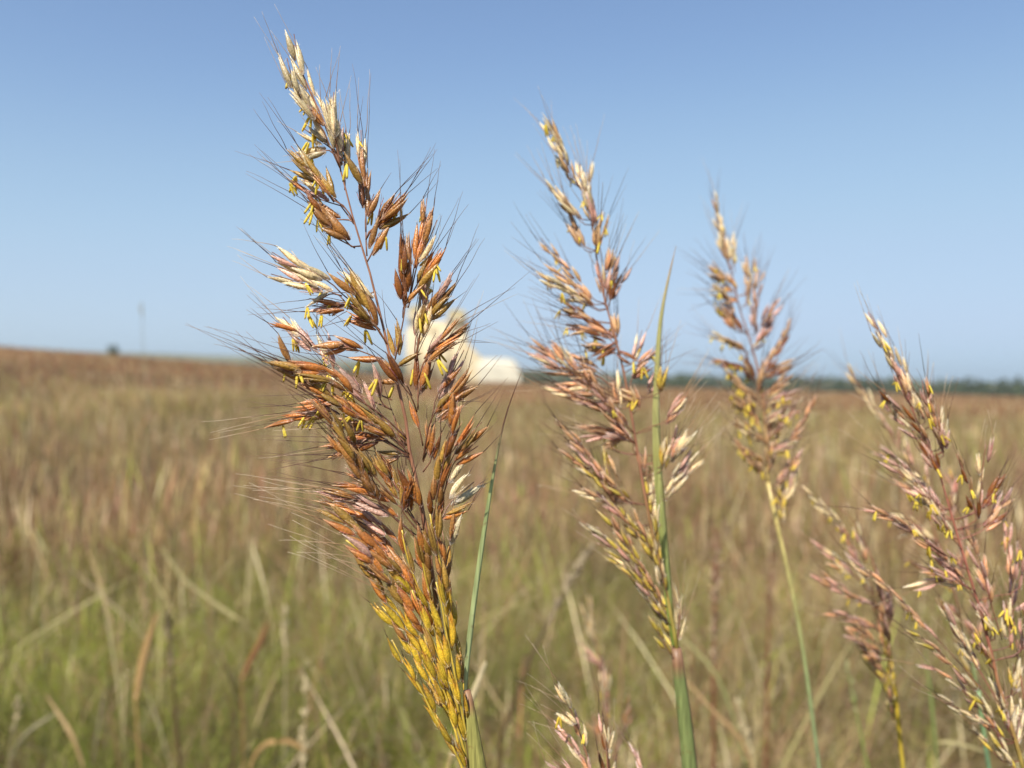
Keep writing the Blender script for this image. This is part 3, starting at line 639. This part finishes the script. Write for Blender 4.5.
seed_grass('small rusty pink seed head on a bright yellow stem, beside the left-leaning mauve one', .43, AX5, RC5,
           [(890,655),(896,700),(903,768),(912,830)], 15, 1, 18.5, awn_px=32, lean=(.02, .03), culm_col=[lin((190,158,40)), lin((170,146,52)), lin((130,130,60))])

# ---- plant 6: pale tips poking up at the bottom
AX6 = [(600,830),(592,776),(584,745),(574,718),(566,700)]
RC6 = [
 r([(570,708),(564,696),(556,684)],3,['pink','straw'],a=[(532,636),(540,640)],pale=True,an=.2,st=[(582,740),(576,722)]), r([(584,746),(578,728),(572,712)],4,['rust','straw','pink'],a=[(520,684),(530,690)],pale=True,an=.5), r([(588,768),(572,746),(553,724)],6,['pink','pink','straw'],a=[(520,684),(536,712),(524,722)],pale=True,an=.3),
 r([(584,790),(566,770),(552,760)],4,PK,a=[(536,722),(530,730)],pale=True,an=.4), r([(576,724),(562,712)],2,'straw',al=.3,an=1,pale=True), r([(590,775),(584,755)],3,PK,an=.4,al=.4),
]
seed_grass('pale pink seed head tip at the bottom edge, leaning left beside a dark upright tip', .285, AX6, RC6,
           [(600,830),(606,870)], 18, 2, 25, awn_px=64, dup=False, mult=.9, lean=(.02, .02))
AX6b = [(612,830),(609,790),(607,760),(605,735)]
RC6b = [
 r([(609,758),(605,738),(602,716)],4,['pink','straw','dark'],a=[(594,660),(598,668),(606,680)],an=0,st=[(611,780)]), r([(608,752),(612,726)],2,'straw',al=.6,an=0,pale=True,st=[(609,770)]), r([(609,785),(605,768),(603,752)],4,['pink','dark'],al=.6,an=.2), r([(612,790),(616,765)],2,PK,al=.4,an=.3),
 r([(646,790),(640,762),(632,742)],4,['pink','straw'],al=.8,an=0,st=[(612,826),(632,815)],z=.6),
]
seed_grass('dark narrow upright seed head tip with long straight awns at the bottom edge', .30, AX6b, RC6b, [(612,830),(616,870)], 19, 2, 23, awn_px=62, dup=False, mult=.9, lean=(.02, .03))

# ---- plant 7: blurred one behind the right-hand head
AX7 = [(978,690),(962,620),(942,555),(915,480),(885,425),(852,374)]
RC7 = [
 r([(892,434),(868,400),(846,366)],9,['pink','straw'],an=.1), r([(930,505),(904,472),(876,452)],7,PK,an=.3), r([(950,520),(954,492),(948,468)],6,PK,an=.3), r([(940,545),(910,520),(888,515)],7,['pink','straw'],an=.6), r([(960,575),(966,545),(962,520)],6,PK,an=.2), r([(952,590),(925,570),(905,562)],6,['pink','brown'],an=.6), r([(972,630),(950,610),(935,600)],6,PK,an=.2), r([(974,640),(985,612),(988,585)],6,['pink','rust'],an=.1), r([(910,465),(900,448),(898,430)],5,['straw','pink'],an=.1),
 r([(978,690),(968,660),(958,635)],7,['gold','straw'],an=0,al=.2), r([(930,500),(925,470),(930,450)],5,PK,an=.3),
]
seed_grass('very soft pale pink seed head half hidden behind the mauve head at the right', .47, AX7, RC7,
           [(978,690),(984,735),(992,790),(996,840)], 22, 0, 18, awn_px=30, lean=(.02, .05), keep=60, culm_col=[lin((128,148,96)), lin((104,134,100)), lin((96,126,96))])
# ---- plant 8: blurred pale tip low centre
AX8 = [(606,768),(606,720),(600,665),(594,625),(590,598)]
RC8 = [ r([(594,640),(592,618),(589,594)],5,['straw'],an=0,al=.3,w=.8), r([(600,664),(588,650),(580,640)],4,['straw','pink'],an=0,al=.3), r([(603,690),(602,670),(601,655)],4,['straw','pink'],an=.4,al=.3), r([(606,720),(606,700),(603,685)],4,['pink','straw'],an=.3,al=.3), r([(612,760),(625,720),(630,695)],5,['brown','pink'],an=0,al=.5), r([(606,750),(598,725),(592,715)],4,['rust','olive'],an=.3,al=.4) ]
seed_grass('faint blurred straw-coloured seed head low in the centre behind the bottom tips', .62, AX8, RC8,
           [(606,768),(608,800),(612,850)], 25, 0, 16, mult=1.6, awn_px=26, lean=(.02, .05), keep=40)

# ------------------------------------------------------------------ terrain
def smooth(a, b, x):
    t = np.clip((x-a)/(b-a), 0, 1); return t*t*(3-2*t)
ED = np.array([-3, -1.2, -.66, -.34, -.18, -.06, .2, .66, 1.2, 3]); EH = np.array([0, 3.9, 3.35, 1.8, .7, -.2, -.7, -.7, -.3, 0])
def ground(x, y):
    x = np.asarray(x, float); y = np.asarray(y, float); rr = np.hypot(x, y)
    ang = np.arctan2(x, y); d = np.tan(np.clip(ang, -1.25, 1.25))
    e = np.interp(d, ED, EH) * np.clip((1.5708-np.abs(ang))/.5, 0, 1)
    h = e*smooth(6, 125, rr) 
    far = smooth(135, 600, rr)
    h = h*(1-far) + far*(-9.0)
    h = h + 0.05*np.sin(x*.31+1)*np.sin(y*.23)*smooth(1, 6, rr)*(1-far)
    return h
def vnoise(x, y, s, seed):
    """smooth value noise, numpy"""
    rs = np.random.RandomState(seed); T = rs.rand(64, 64)
    u = x/s; v = y/s; iu = np.floor(u).astype(int); iv = np.floor(v).astype(int); fu = u-iu; fv = v-iv
    fu = fu*fu*(3-2*fu); fv = fv*fv*(3-2*fv)
    g = lambda a, b: T[a % 64, b % 64]
    return (g(iu, iv)*(1-fu)+g(iu+1, iv)*fu)*(1-fv)+(g(iu, iv+1)*(1-fu)+g(iu+1, iv+1)*fu)*fv
def np_mesh(name, V, F, C, m, smoothf=False):
    me = bpy.data.meshes.new(name); nv = len(V); nf = len(F)
    me.vertices.add(nv); me.vertices.foreach_set('co', V.astype(np.float32).ravel())
    me.loops.add(nf*4); me.polygons.add(nf)
    me.loops.foreach_set('vertex_index', F.astype(np.int32).ravel())
    me.polygons.foreach_set('loop_start', np.arange(0, nf*4, 4, dtype=np.int32))
    me.polygons.foreach_set('use_smooth', np.full(nf, smoothf))
    a = me.color_attributes.new('Col', 'FLOAT_COLOR', 'POINT')
    a.data.foreach_set('color', np.hstack([C, np.ones((nv, 1))]).astype(np.float32).ravel())
    me.update(calc_edges=True); me.materials.append(m)
    o = bpy.data.objects.new(name, me); COL.objects.link(o); return o

radii = np.concatenate([[0.0], np.geomspace(.5, 9000, 110)]); NA = 180
th = np.linspace(0, 2*np.pi, NA, endpoint=False)
RR, TT = np.meshgrid(radii, th, indexing='ij'); GX = RR*np.sin(TT); GY = RR*np.cos(TT)
V = np.stack([GX, GY, ground(GX, GY)], -1).reshape(-1, 3)
idx = np.arange(len(radii)*NA).reshape(len(radii), NA)
F = np.stack([idx[:-1], np.roll(idx[:-1], -1, 1), np.roll(idx[1:], -1, 1), idx[1:]], -1).reshape(-1, 4)
SOIL = np.array(lin((78, 66, 44))); FAR = np.array(lin((128, 106, 74)))
fx = smooth(3, 60, RR.ravel())[:, None]
nzv = vnoise(GX.ravel(), GY.ravel()*1.0, 35, 5)[:, None]
C = SOIL*(1-fx)+FAR*fx*(.8+.4*nzv)
M_GROUND = mat('soil', 0.95, 0.1, 0, 3.0, 0.35)
g = np_mesh('ground', V, F, C, M_GROUND, True); tag(g, kind='structure')

# ------------------------------------------------------------------ the prairie: blades of grass to the horizon
PALG = {k: np.array(lin(v))*.89 for k, v in dict(green=(126, 136, 44), lime=(158, 164, 66), olive=(144, 134, 76), tan=(188, 162, 116), pale=(216, 196, 156),
        brown=(132, 98, 66), mauve=(154, 114, 94), red=(148, 96, 70), straw=(184, 166, 108)).items()}
for k_ in ('green', 'lime', 'pale'): PALG[k_] = PALG[k_]*1.12
PALG['mauve'] = PALG['mauve']*.92; PALG['brown'] = PALG['brown']*.88
names = list(PALG); PM = np.array([PALG[k] for k in names])
def zone_weights(x, y):
    """which grasses grow where: patches by distance band and noise"""
    rr = np.hypot(x, y); n1 = vnoise(x+50, y+9, 1.1, 1); n2 = vnoise(x+90, y+20, 4.0+0*rr, 2); n3 = vnoise(x+300, y+300, 18, 3)
    d = x/np.maximum(y, .1)
    W = np.zeros((len(x), len(names)))
    rr = rr*(.75+.5*vnoise(x+11, y+31, 2.2+rr*.12, 77)); near = 1-smooth(3.9, 5.6, rr); mid = smooth(3.9, 5.6, rr)*(1-smooth(8.5, 12, rr)); mf = smooth(8.5, 12, rr)*(1-smooth(26, 38, rr)); fr = smooth(26, 38, rr)
    left = 1-smooth(-.25, .35, d)
    grn = np.clip(.35+1.3*left, 0, 1.6)*(.25+1.6*n1)
    ix = {k: i for i, k in enumerate(names)}
    W[:, ix['green']] = near*grn*1.5 + mid*.22*n2 + mf*.25*n3
    W[:, ix['lime']] = near*grn*1.3*n2 + mid*.12 + mf*.25*n2
    W[:, ix['olive']] = near*.5 + mid*.45 + mf*.8 + fr*.35*n3
    W[:, ix['tan']] = near*.7*(1.3-left) + mid*.5 + mf*.7*n3 + fr*.4
    W[:, ix['pale']] = near*.5 + mid*.22*n1 + mf*.4*(1-n3) + fr*.1
    W[:, ix['brown']] = near*.6*(1.5-n1) + mid*.8*n2 + mf*.3 + fr*.9
    W[:, ix['mauve']] = near*.4 + mid*1.3*(1-n1*.5) + mf*.3*n3 + fr*.6
    W[:, ix['red']] = near*.12 + mid*.35 + mf*.2 + fr*2.0*(.4+n3)
    W[:, ix['straw']] = near*.45*n2 + mid*.3 + mf*.7*n2 + fr*.3
    W += 1e-4
    return W/W.sum(1, keepdims=True)
VV = []; FF = []; CC = []; off = 0
def blades(n, r0, r1, hmin, hmax, wd, K, lean, heads=.3, half=rad(56), origin=(0, -.3), hw=4.0, lift=0):
    global off
    u = NR.rand(n); rr = np.sqrt(r0*r0+(r1*r1-r0*r0)*u); a = NR.uniform(-half, half, n)
    # clump the roots
    x = rr*np.sin(a)+origin[0]; y = rr*np.cos(a)+origin[1]
    cl = .05*rr**.3
    x = x+NR.randn(n)*cl*.3; y = y+NR.randn(n)*cl*.3
    g1 = vnoise(x+17, y+5, max(.22, r0*.05), 31); g2 = vnoise(x+2, y+61, max(.8, r0*.2), 32)
    kp = NR.rand(n) < np.clip((g1*.6+g2*.4-.3)*4.2, .06, 1)      # bare gaps between the clumps
    x = x[kp]; y = y[kp]; rr = rr[kp]; n = len(x)
    dens = vnoise(x+7, y+3, max(.35, r0*.09), 8)
    h = NR.uniform(hmin, hmax, n)*(.78+.4*dens)*(.9+.2*vnoise(x, y, 2.5+r0*.1, 9))
    ishead = NR.rand(n) < heads
    h = np.where(ishead, h*1.16, h)
    wt = zone_weights(x, y); cum = np.cumsum(wt, 1); pick = (NR.rand(n)[:, None] > cum).sum(1).clip(0, len(names)-1)
    # seed stalks are brown, mauve, tan or pale
    hp = NR.choice([names.index(k) for k in ('mauve', 'tan', 'pale', 'brown', 'straw', 'red')], n, p=[.22, .24, .12, .2, .12, .1])
    pick = np.where(ishead & (NR.rand(n) < .45), hp, pick)
    c = PM[pick]*NR.uniform(.5, 1.6, (n, 1))*(  .62+.76*vnoise(x+40, y+70, max(.7, r0*.25), 21))[:, None]*(1+NR.randn(n, 3)*.04)
    az = NR.uniform(0, 2*np.pi, n); ln = np.abs(NR.randn(n))*lean*h*np.where(ishead, .45, 1)
    bx = np.cos(az); by = np.sin(az); fa = NR.uniform(0, np.pi, n); sx = np.cos(fa); sy = np.sin(fa)
    z0 = ground(x, y)+lift*NR.uniform(0, 1, n)**.7; w0 = wd*NR.uniform(.6, 1.3, n)
    rows = np.linspace(0, 1, K+1); vs = []; cs = []
    droop = NR.uniform(0, .5, n)*np.where(ishead, .2, 1)
    for i, t in enumerate(rows):
        cx = x+bx*ln*t**2; cy = y+by*ln*t**2; cz = z0+h*(t-droop*.35*t**3)
        wl = w0*(1-.93*t**1.6)
        wh = w0*np.where(t < .66, .35, hw*np.sin(np.pi*np.clip((t-.6)/.4, 0, 1))**1.0+.12)
        ww = np.where(ishead, wh, wl)*.5
        if i == K: ww = ww*.1
        vs.append(np.stack([np.stack([cx-sx*ww, cy-sy*ww, cz], -1), np.stack([cx+sx*ww, cy+sy*ww, cz], -1)], 1))
        tip = PALG['tan'] if True else None
        k = np.clip((t-.55)/.45, 0, 1)*.35
        cc = c*(1-k)+tip*k
        cs.append(np.repeat(cc[:, None], 2, 1))
    Vv = np.stack(vs, 1).reshape(-1, 3); Cv = np.stack(cs, 1).reshape(-1, 3)
    b = (np.arange(n)*(K+1)*2)[:, None]+off
    fs = [np.stack([b[:, 0]+2*i, b[:, 0]+2*i+1, b[:, 0]+2*i+3, b[:, 0]+2*i+2], -1) for i in range(K)]
    VV.append(Vv); CC.append(Cv); FF.append(np.concatenate(fs)); off += len(Vv)
blades(100000, 1.3, 5.2, .18, .45, .0027, 5, 1.0, .12, hw=2.0)
blades(9000, 1.5, 5.2, .4, .8, .0022, 7, 1.0, .35, hw=2.4)
blades(135000, 1.4, 5.6, .07, .22, .0030, 3, 2.0, 0, lift=.3)
blades(130000, 5.0, 12, .28, .55, .0055, 4, .5, .3, hw=2.0)
blades(16000, 5.0, 12, .5, .8, .0045, 5, .3, .6, hw=2.8)
blades(80000, 5.0, 12, .1, .26, .005, 3, 1.9, 0, lift=.34)
blades(140000, 11.5, 32, .3, .62, .012, 3, .35, .4, hw=2.0)
blades(120000, 31, 90, .35, .7, .035, 3, .25, .4, hw=1.6)
blades(100000, 88, 190, .35, .7, .09, 2, .2, .2, hw=1.4)
gr = np_mesh('prairie_grass', np.concatenate(VV), np.concatenate(FF), np.concatenate(CC), M_GRASS)
tag(gr, 'mixed green, tan and reddish prairie grass filling the field to the horizon', 'grass', kind='stuff')

# ------------------------------------------------------------------ single blurred stalks and dead leaves that stand out of the grass
def tuft_path(px, d): return [P(x, y, d+dz) for x, y, dz in px]
def dry_leaf(label, px, d, wpx, c, c2=None, name='dry_leaf', grp='dead blades standing out of the grass', fold=.4, extend=True):
    """a culm from the ground carrying one bent dead blade"""
    k = d/FPX; pts = resample(tuft_path(px, d), 16); n = 16
    foot = Vector((pts[0].x+R.uniform(-.03, .03), pts[0].y+.02, float(ground(pts[0].x, pts[0].y))))
    root = empty(name, foot); tag(root, label, 'grass blade', grp)
    c2 = c2 or c
    lb = MB(); ws = [wpx*k*.5*(.25+.75*math.sin(math.pi*min(1, .12+i/15*.85))) for i in range(n)]
    lb.ribbon(pts, ws, [mix(c, c2, i/15) for i in range(n)], rt*.8+fwd*.5, fold); lb.build('blade', M_DRY, root, foot)
    st = MB(); st.tube([foot, foot.lerp(pts[0], .5)+Vector((.006, 0, 0)), pts[0], pts[1]], wpx*k*.14, mix(c, lin((120, 110, 60)), .4), 6); st.build('stem', M_STEM, root, foot)
def dry_head(label, px, d, hpx, c, headfrac, n=40, stemw=2.0, grp='single seed stalks standing out of the grass', fl=(6, 2.4)):
    """a culm with a narrow seed head of many flecks along its top"""
    k = d/FPX; pts = resample(tuft_path(px, d), 30)
    foot = Vector((pts[0].x+.01, pts[0].y+.01, float(ground(pts[0].x, pts[0].y))))
    root = empty('seed_stalk', foot); tag(root, label, 'grass stalk', grp)
    st = MB(); st.tube([foot, foot.lerp(pts[0], .5), *pts], [stemw*k*.5]*2+[stemw*k*.5*(1-.6*i/30) for i in range(30)], c, 5); st.build('stem', M_STEM, root, foot)
    hd = MB()
    if headfrac > 0:
        for i in range(n):
            u = 1-headfrac*R.random(); f = u*28.9; p = pts[int(f)].lerp(pts[int(f)+1], f-int(f))
            t = (pts[min(int(f)+1, 29)]-pts[int(f)]).normalized(); a, b = frame(t); q = R.uniform(0, 6.28); o = a*math.cos(q)+b*math.sin(q)
            env = math.sin(math.pi*min(1, (1-u)/headfrac*.85+.12))
            p = p+o*hpx*k*.5*env*R.uniform(.1, 1)
            dd = (t+o*.5).normalized(); L = fl[0]*k*R.uniform(.7, 1.3)
            hd.tube([p-dd*L*.5, p, p+dd*L*.5], [fl[1]*k*.1, fl[1]*k*.5, fl[1]*k*.1], mul(mix(c, lin((226, 206, 166)), R.random()*.6), R.uniform(.8, 1.2)), 5)
        hd.build('seed_head', M_DRY, root, foot)
T_ = lin((190, 150, 96)); PL = lin((214, 194, 152)); DKB = lin((92, 74, 48)); RB = lin((120, 76, 56)); GN = lin((126, 138, 72))
dry_leaf('short upright tan dead blade left of centre in the green grass', [(136,700,0),(143,665,0),(150,638,0),(158,612,0)], 1.5, 9, T_)
dry_leaf('tan dead blade bending down to the lower left corner', [(84,768,0),(72,735,0),(58,712,.02),(46,695,.03)], 1.5, 4.5, lin((166,136,90)))
dry_leaf('dull brown blade slanting up to the right, left of the big seed head', [(242,680,0),(252,660,0),(262,640,0),(268,622,0)], 1.7, 8, lin((160,112,72)))
dry_leaf('long pale green arching blade right of the second stem', [(745,768,0),(735,720,0),(712,668,0),(672,630,.03),(640,612,.05)], 1.3, 3.6, GN, lin((176,160,110)))
dry_leaf('long tan arching blade crossing below the pale green one', [(760,790,0),(742,740,0),(715,712,0),(690,684,.02),(668,664,.04)], 1.2, 4.5, lin((170,136,92)))
dry_leaf('thin straw blade curving over at the bottom right', [(915,775,0),(930,748,0),(955,743,.01),(985,752,.03)], .8, 5, lin((176,160,110)))
dry_leaf('pale arched blade crossing the grass at the upper left', [(160,545,0),(185,580,.02),(215,603,.05),(240,620,.06)][::-1], 2.0, 4, lin((180,164,112)))
dry_leaf('broad tan blade leaning right just behind the big sheath', [(446,775,0),(458,740,0),(470,705,0),(486,662,.01)], .55, 9, lin((176,150,92)), PL)
dry_leaf('faint green upright blade at the bottom between the right-hand heads', [(938,770,0),(935,725,0),(930,680,0),(926,650,0)], .8, 6, GN)
dry_leaf('grey straw blade lying low near the left edge of the grass', [(10,760,0),(25,735,0),(48,718,.03),(72,708,.05)], 1.6, 4, lin((150,138,104)))
dry_leaf('orange-brown blade leaning over at the bottom left of the big head', [(250,768,0),(262,748,0),(285,740,.02),(308,752,.04)], 1.3, 6, T_)
dry_head('pale lumpy seed stalk low in the grass left of the big seed head', [(303,790,0),(303,750,0),(305,715,0),(306,680,0)], 1.15, 7, lin((190,172,130)), .85, 20, 1.6, fl=(9, 4))
dry_head('faint pale seed stalk above the lumpy one', [(285,690,0),(286,660,0),(285,630,0),(286,606,0)], 1.7, 6, lin((180,164,124)), .5, 16, 1.6, fl=(7, 4))
dry_head('dark brown straight stalk in the middle of the left-hand grass', [(180,768,0),(176,720,0),(172,665,0),(168,612,0)], 1.35, 9, DKB, .35, 40, 4)
dry_head('dark diagonal stalk leaning right behind the second seed head', [(500,740,0),(530,660,0),(560,600,.02),(592,545,.04)], 1.2, 8, DKB, .4, 60, 5, fl=(9, 4))
dry_head('reddish brown upright stalk right of the second stem', [(714,700,0),(714,650,0),(715,600,0),(716,530,0)], 1.6, 10, RB, .8, 90, 4, fl=(9, 4))
dry_head('second reddish brown stalk, shorter and nearer the third stem', [(768,640,0),(769,600,0),(771,570,0),(772,530,0)], 2.0, 9, RB, .8, 60, 3)
dry_head('tall dark hair-thin bare stalk rising above the horizon at the left', [(147,402,0),(145,380,0),(143,345,0),(142,302,0)], 2.2, 3, lin((132, 128, 98)), .15, 6, .9, fl=(8, 1))
dry_head('pale seed stalk bent at the bottom right of the third stem', [(758,790,0),(752,755,0),(745,730,0),(738,700,0)], 1.2, 7, lin((190,174,130)), .6, 30, 2.5, fl=(8, 4))
dry_head('pale fluffy stalk at the bottom left corner', [(8,768,0),(12,740,0),(16,715,0),(18,695,0)], 1.5, 6, lin((176,158,118)), .5, 20, 1.4, fl=(6, 3))
dry_head('thin awned green stalk beside the left of the third stem base', [(868,768,0),(860,730,0),(852,690,0),(846,660,0)], .9, 7, GN, .5, 24, 3)

# ------------------------------------------------------------------ far things
def at(px, dist, lift=0.0):
    q = P(px, 376, 1.0)-CAMPOS; s = dist/math.hypot(q.x, q.y); x = q.x*s; y = q.y*s
    return Vector((x, y, float(ground(x, y))+lift))
# grain store far out on the plain
BD = 300.; kk = BD/FPX
bp = at(440, BD); bz = bp.z
root = empty('grain_store', bp); tag(root, 'pale cream building with two raised tops and a low rounded wing on the horizon', 'building')
CR = lin((194, 179, 146)); CR2 = lin((160, 144, 102)); CR3 = lin((192, 185, 165))
def zpx(y, x=455):     # height on the building that shows at this line
    return (P(x, y, BD)).z
def xpx(x): return (x-440)*kk + bp.x
def cyl(mb, x, y, r_, z0, z1, c, k=24, cap=0.0):
    rings = [[Vector((x+r_*math.cos(6.28318*i/k), y+r_*math.sin(6.28318*i/k), z)) for i in range(k)] for z in (z0, z1)]
    cs = [c, c]
    if cap:
        for f, hh in ((.75, .55), (.4, .88), (.05, 1.)):
            rings.append([Vector((x+r_*f*math.cos(6.28318*i/k), y+r_*f*math.sin(6.28318*i/k), z1+cap*hh)) for i in range(k)]); cs.append(c)
    mb.rings(rings, cs)
for i, (cx, tp) in enumerate(((414, 330), (429, 334), (444, 330), (459, 333))):
    m_ = MB(); cyl(m_, xpx(cx), bp.y, 8.4*kk, bz, zpx(tp), CR); m_.build('silo', M_WALL, root, bp)
m_ = MB(); m_.box(xpx(409), xpx(466), bp.y-2.2, bp.y+2.2, zpx(336), zpx(322), CR); m_.build('gallery', M_WALL, root, bp)
for a0, a1, ty in ((408, 424, 313), (447, 465, 316)):
    m_ = MB(); m_.box(xpx(a0), xpx(a1), bp.y-3.6, bp.y+3.6, zpx(323), zpx(ty), CR); h_ = m_.build('headhouse', M_WALL, root, bp)
    m_ = MB(); x0, x1 = xpx(a0)-.4, xpx(a1)+.4; z0 = zpx(ty)+.003; b = len(m_.v)
    rings = [[Vector((x0, bp.y-4, z0)), Vector((x1, bp.y-4, z0)), Vector((x1, bp.y+4, z0)), Vector((x0, bp.y+4, z0))],
             [Vector((x0+1.6, bp.y-2, z0+2.2)), Vector((x1-1.6, bp.y-2, z0+2.2)), Vector((x1-1.6, bp.y+2, z0+2.2)), Vector((x0+1.6, bp.y+2, z0+2.2))]]
    m_.rings(rings, [CR2, CR2]); m_.build('roof', M_WALL, h_, bp, smooth=False)
# sloping shed down to the low wing
m_ = MB(); rings = []
for xq, yq in ((466, 342), (472, 348), (486, 362)):
    rings.append([Vector((xpx(xq), bp.y-5, bz)), Vector((xpx(xq), bp.y+5, bz)), Vector((xpx(xq), bp.y+5, zpx(yq))), Vector((xpx(xq), bp.y-5, zpx(yq)))])
m_.rings(rings, [CR]*3); m_.build('sloping_shed', M_WALL, root, bp, smooth=False)
m_ = MB(); rings = []
for xq, f in ((478, .9), (484, 1), (508, 1), (514, .93), (518, .78), (520, .55)):
    x_ = xpx(xq); ring = [Vector((x_, bp.y-7.5, bz))]
    for i in range(13):
        a_ = math.pi*i/12; ring.append(Vector((x_, bp.y-7.5*math.cos(a_), bz+(zpx(367)-bz+(zpx(357)-zpx(367))*math.sin(a_))*f)))
    ring.append(Vector((x_, bp.y+7.5, bz))); rings.append(ring)
m_.rings(rings, [CR3]*6); m_.build('low_wing', M_WALL, root, bp, smooth=False)

# woodland and hills
def leafcloud(mb, cx, cy, z0, wx, wy, h, n, sz, c, rng):
    for i in range(n):
        a_ = rng.uniform(0, 6.28); rr = math.sqrt(rng.random()); u = rng.random()
        env = math.sqrt(max(0, 1-(2*u-1)**2))
        lump = .75+.35*math.sin(a_*3+u*7+cx)
        p = Vector((cx+math.cos(a_)*rr*wx*env*lump, cy+math.sin(a_)*rr*wy*env*lump, z0+h*u*lump))
        q = Vector((rng.uniform(-1, 1), rng.uniform(-1, 1), rng.uniform(-1, 1))).normalized(); o1 = q.orthogonal().normalized()*sz*rng.uniform(.6, 1.3); o2 = q.cross(o1)*.8
        b = len(mb.v); cc = mul(c, rng.uniform(.6, 1.5))
        mb.v += [tuple(p-o1-o2), tuple(p+o1-o2*.4), tuple(p+o1*.5+o2), tuple(p-o1*.6+o2*.7)]; mb.c += [cc]*4; mb.f.append((b, b+1, b+2, b+3))
rg = random.Random(4)
wd = MB()
for i in range(520):
    px = rg.uniform(-120, 1180)
    dd = 620+rg.random()*260 + (500 if px < 420 else 0)
    if px < 160: dd += 500
    p = at(px, dd); lp = (P(px, 376, 1)-CAMPOS)
    h = rg.uniform(13, 16.5)*dd/760*(1.0 if px > 420 else .8)
    leafcloud(wd, p.x, p.y, p.z+.3, rg.uniform(6, 14), rg.uniform(5, 9), h, 60, 1.5*dd/760, lin((72, 80, 50)), rg)
wo = wd.build('distant_woodland', M_TREE, None, smooth=False); tag(wo, 'dark green band of far-off woodland along the horizon', 'woodland', kind='stuff')
# low hills beyond
hx = []; 
ths = np.linspace(-1.3, 1.3, 160); rs_ = np.array([1700, 2100, 2700, 3400, 4200]); hh = np.array([-9, 2., 1., .45, -9])
prof = np.interp(np.tan(ths), [-3, -.66, -.3, -.14, 0, .2, .66, 3], [14, 14, 13.5, 12, 7, 3.5, 2.5, 2])*2700/FPX/.8+1.5*np.sin(ths*19)+1.5*np.sin(ths*43+1)
HV = []
for r_, f in zip(rs_, (0, .55, 1, .9, 0)):
    z = np.where(f > 0, EYE+(prof)*f*.8, -9.5); z = np.full_like(ths, -9.6) if f == 0 else z
    HV.append(np.stack([r_*np.sin(ths), r_*np.cos(ths), z], -1))
HV = np.array(HV); n_ = len(ths); ix = np.arange(5*n_).reshape(5, n_)
HF = np.stack([ix[:-1, :-1], ix[:-1, 1:], ix[1:, 1:], ix[1:, :-1]], -1).reshape(-1, 4)
M_HILL = mat('hill_cover', .9, .1, 0, .01, .2)
ho = np_mesh('hills', HV.reshape(-1, 3), HF, np.tile(np.array(lin((122, 116, 78))), (5*n_, 1)), M_HILL, True); tag(ho, kind='structure')
# lone dark bush on the ridge
b_ = at(113, 128); root = empty('bush', b_); tag(root, 'small round dark bush on the skyline at the far left', 'bush')
m_ = MB(); leafcloud(m_, b_.x, b_.y, b_.z+.4, 1.0, .9, 1.6, 380, .13, lin((84, 90, 60)), rg); m_.build('crown', M_TREE, root, b_, smooth=False)
m_ = MB()
m_.tube([b_, b_+Vector((.05, 0, .6)), b_+Vector((.0, .1, 1.3))], [.09, .07, .03], lin((80, 66, 52)), 6)
m_.tube([b_+Vector((.03, 0, .4)), b_+Vector((.5, .1, 1.2))], [.05, .02], lin((80, 66, 52)), 5)
m_.tube([b_+Vector((.03, 0, .45)), b_+Vector((-.5, -.1, 1.3))], [.05, .02], lin((80, 66, 52)), 5)
m_.build('trunk', M_BARK, root, b_)

# ------------------------------------------------------------------ haze
hz = MB(); hz.box(-5200, 5200, -300, 5200, -11, 95, (1, 1, 1))
ho = hz.build('haze', M_WALL, None, smooth=False); tag(ho, kind='stuff')
hm = bpy.data.materials.new('haze_air'); hm.use_nodes = True; t = hm.node_tree; t.nodes.clear()
out = t.nodes.new('ShaderNodeOutputMaterial'); pv = t.nodes.new('ShaderNodeVolumePrincipled')
pv.inputs['Color'].default_value = (.8, .9, .97, 1); pv.inputs['Density'].default_value = .00016; pv.inputs['Anisotropy'].default_value = .2
t.links.new(pv.outputs[0], out.inputs['Volume']); ho.data.materials.clear(); ho.data.materials.append(hm)
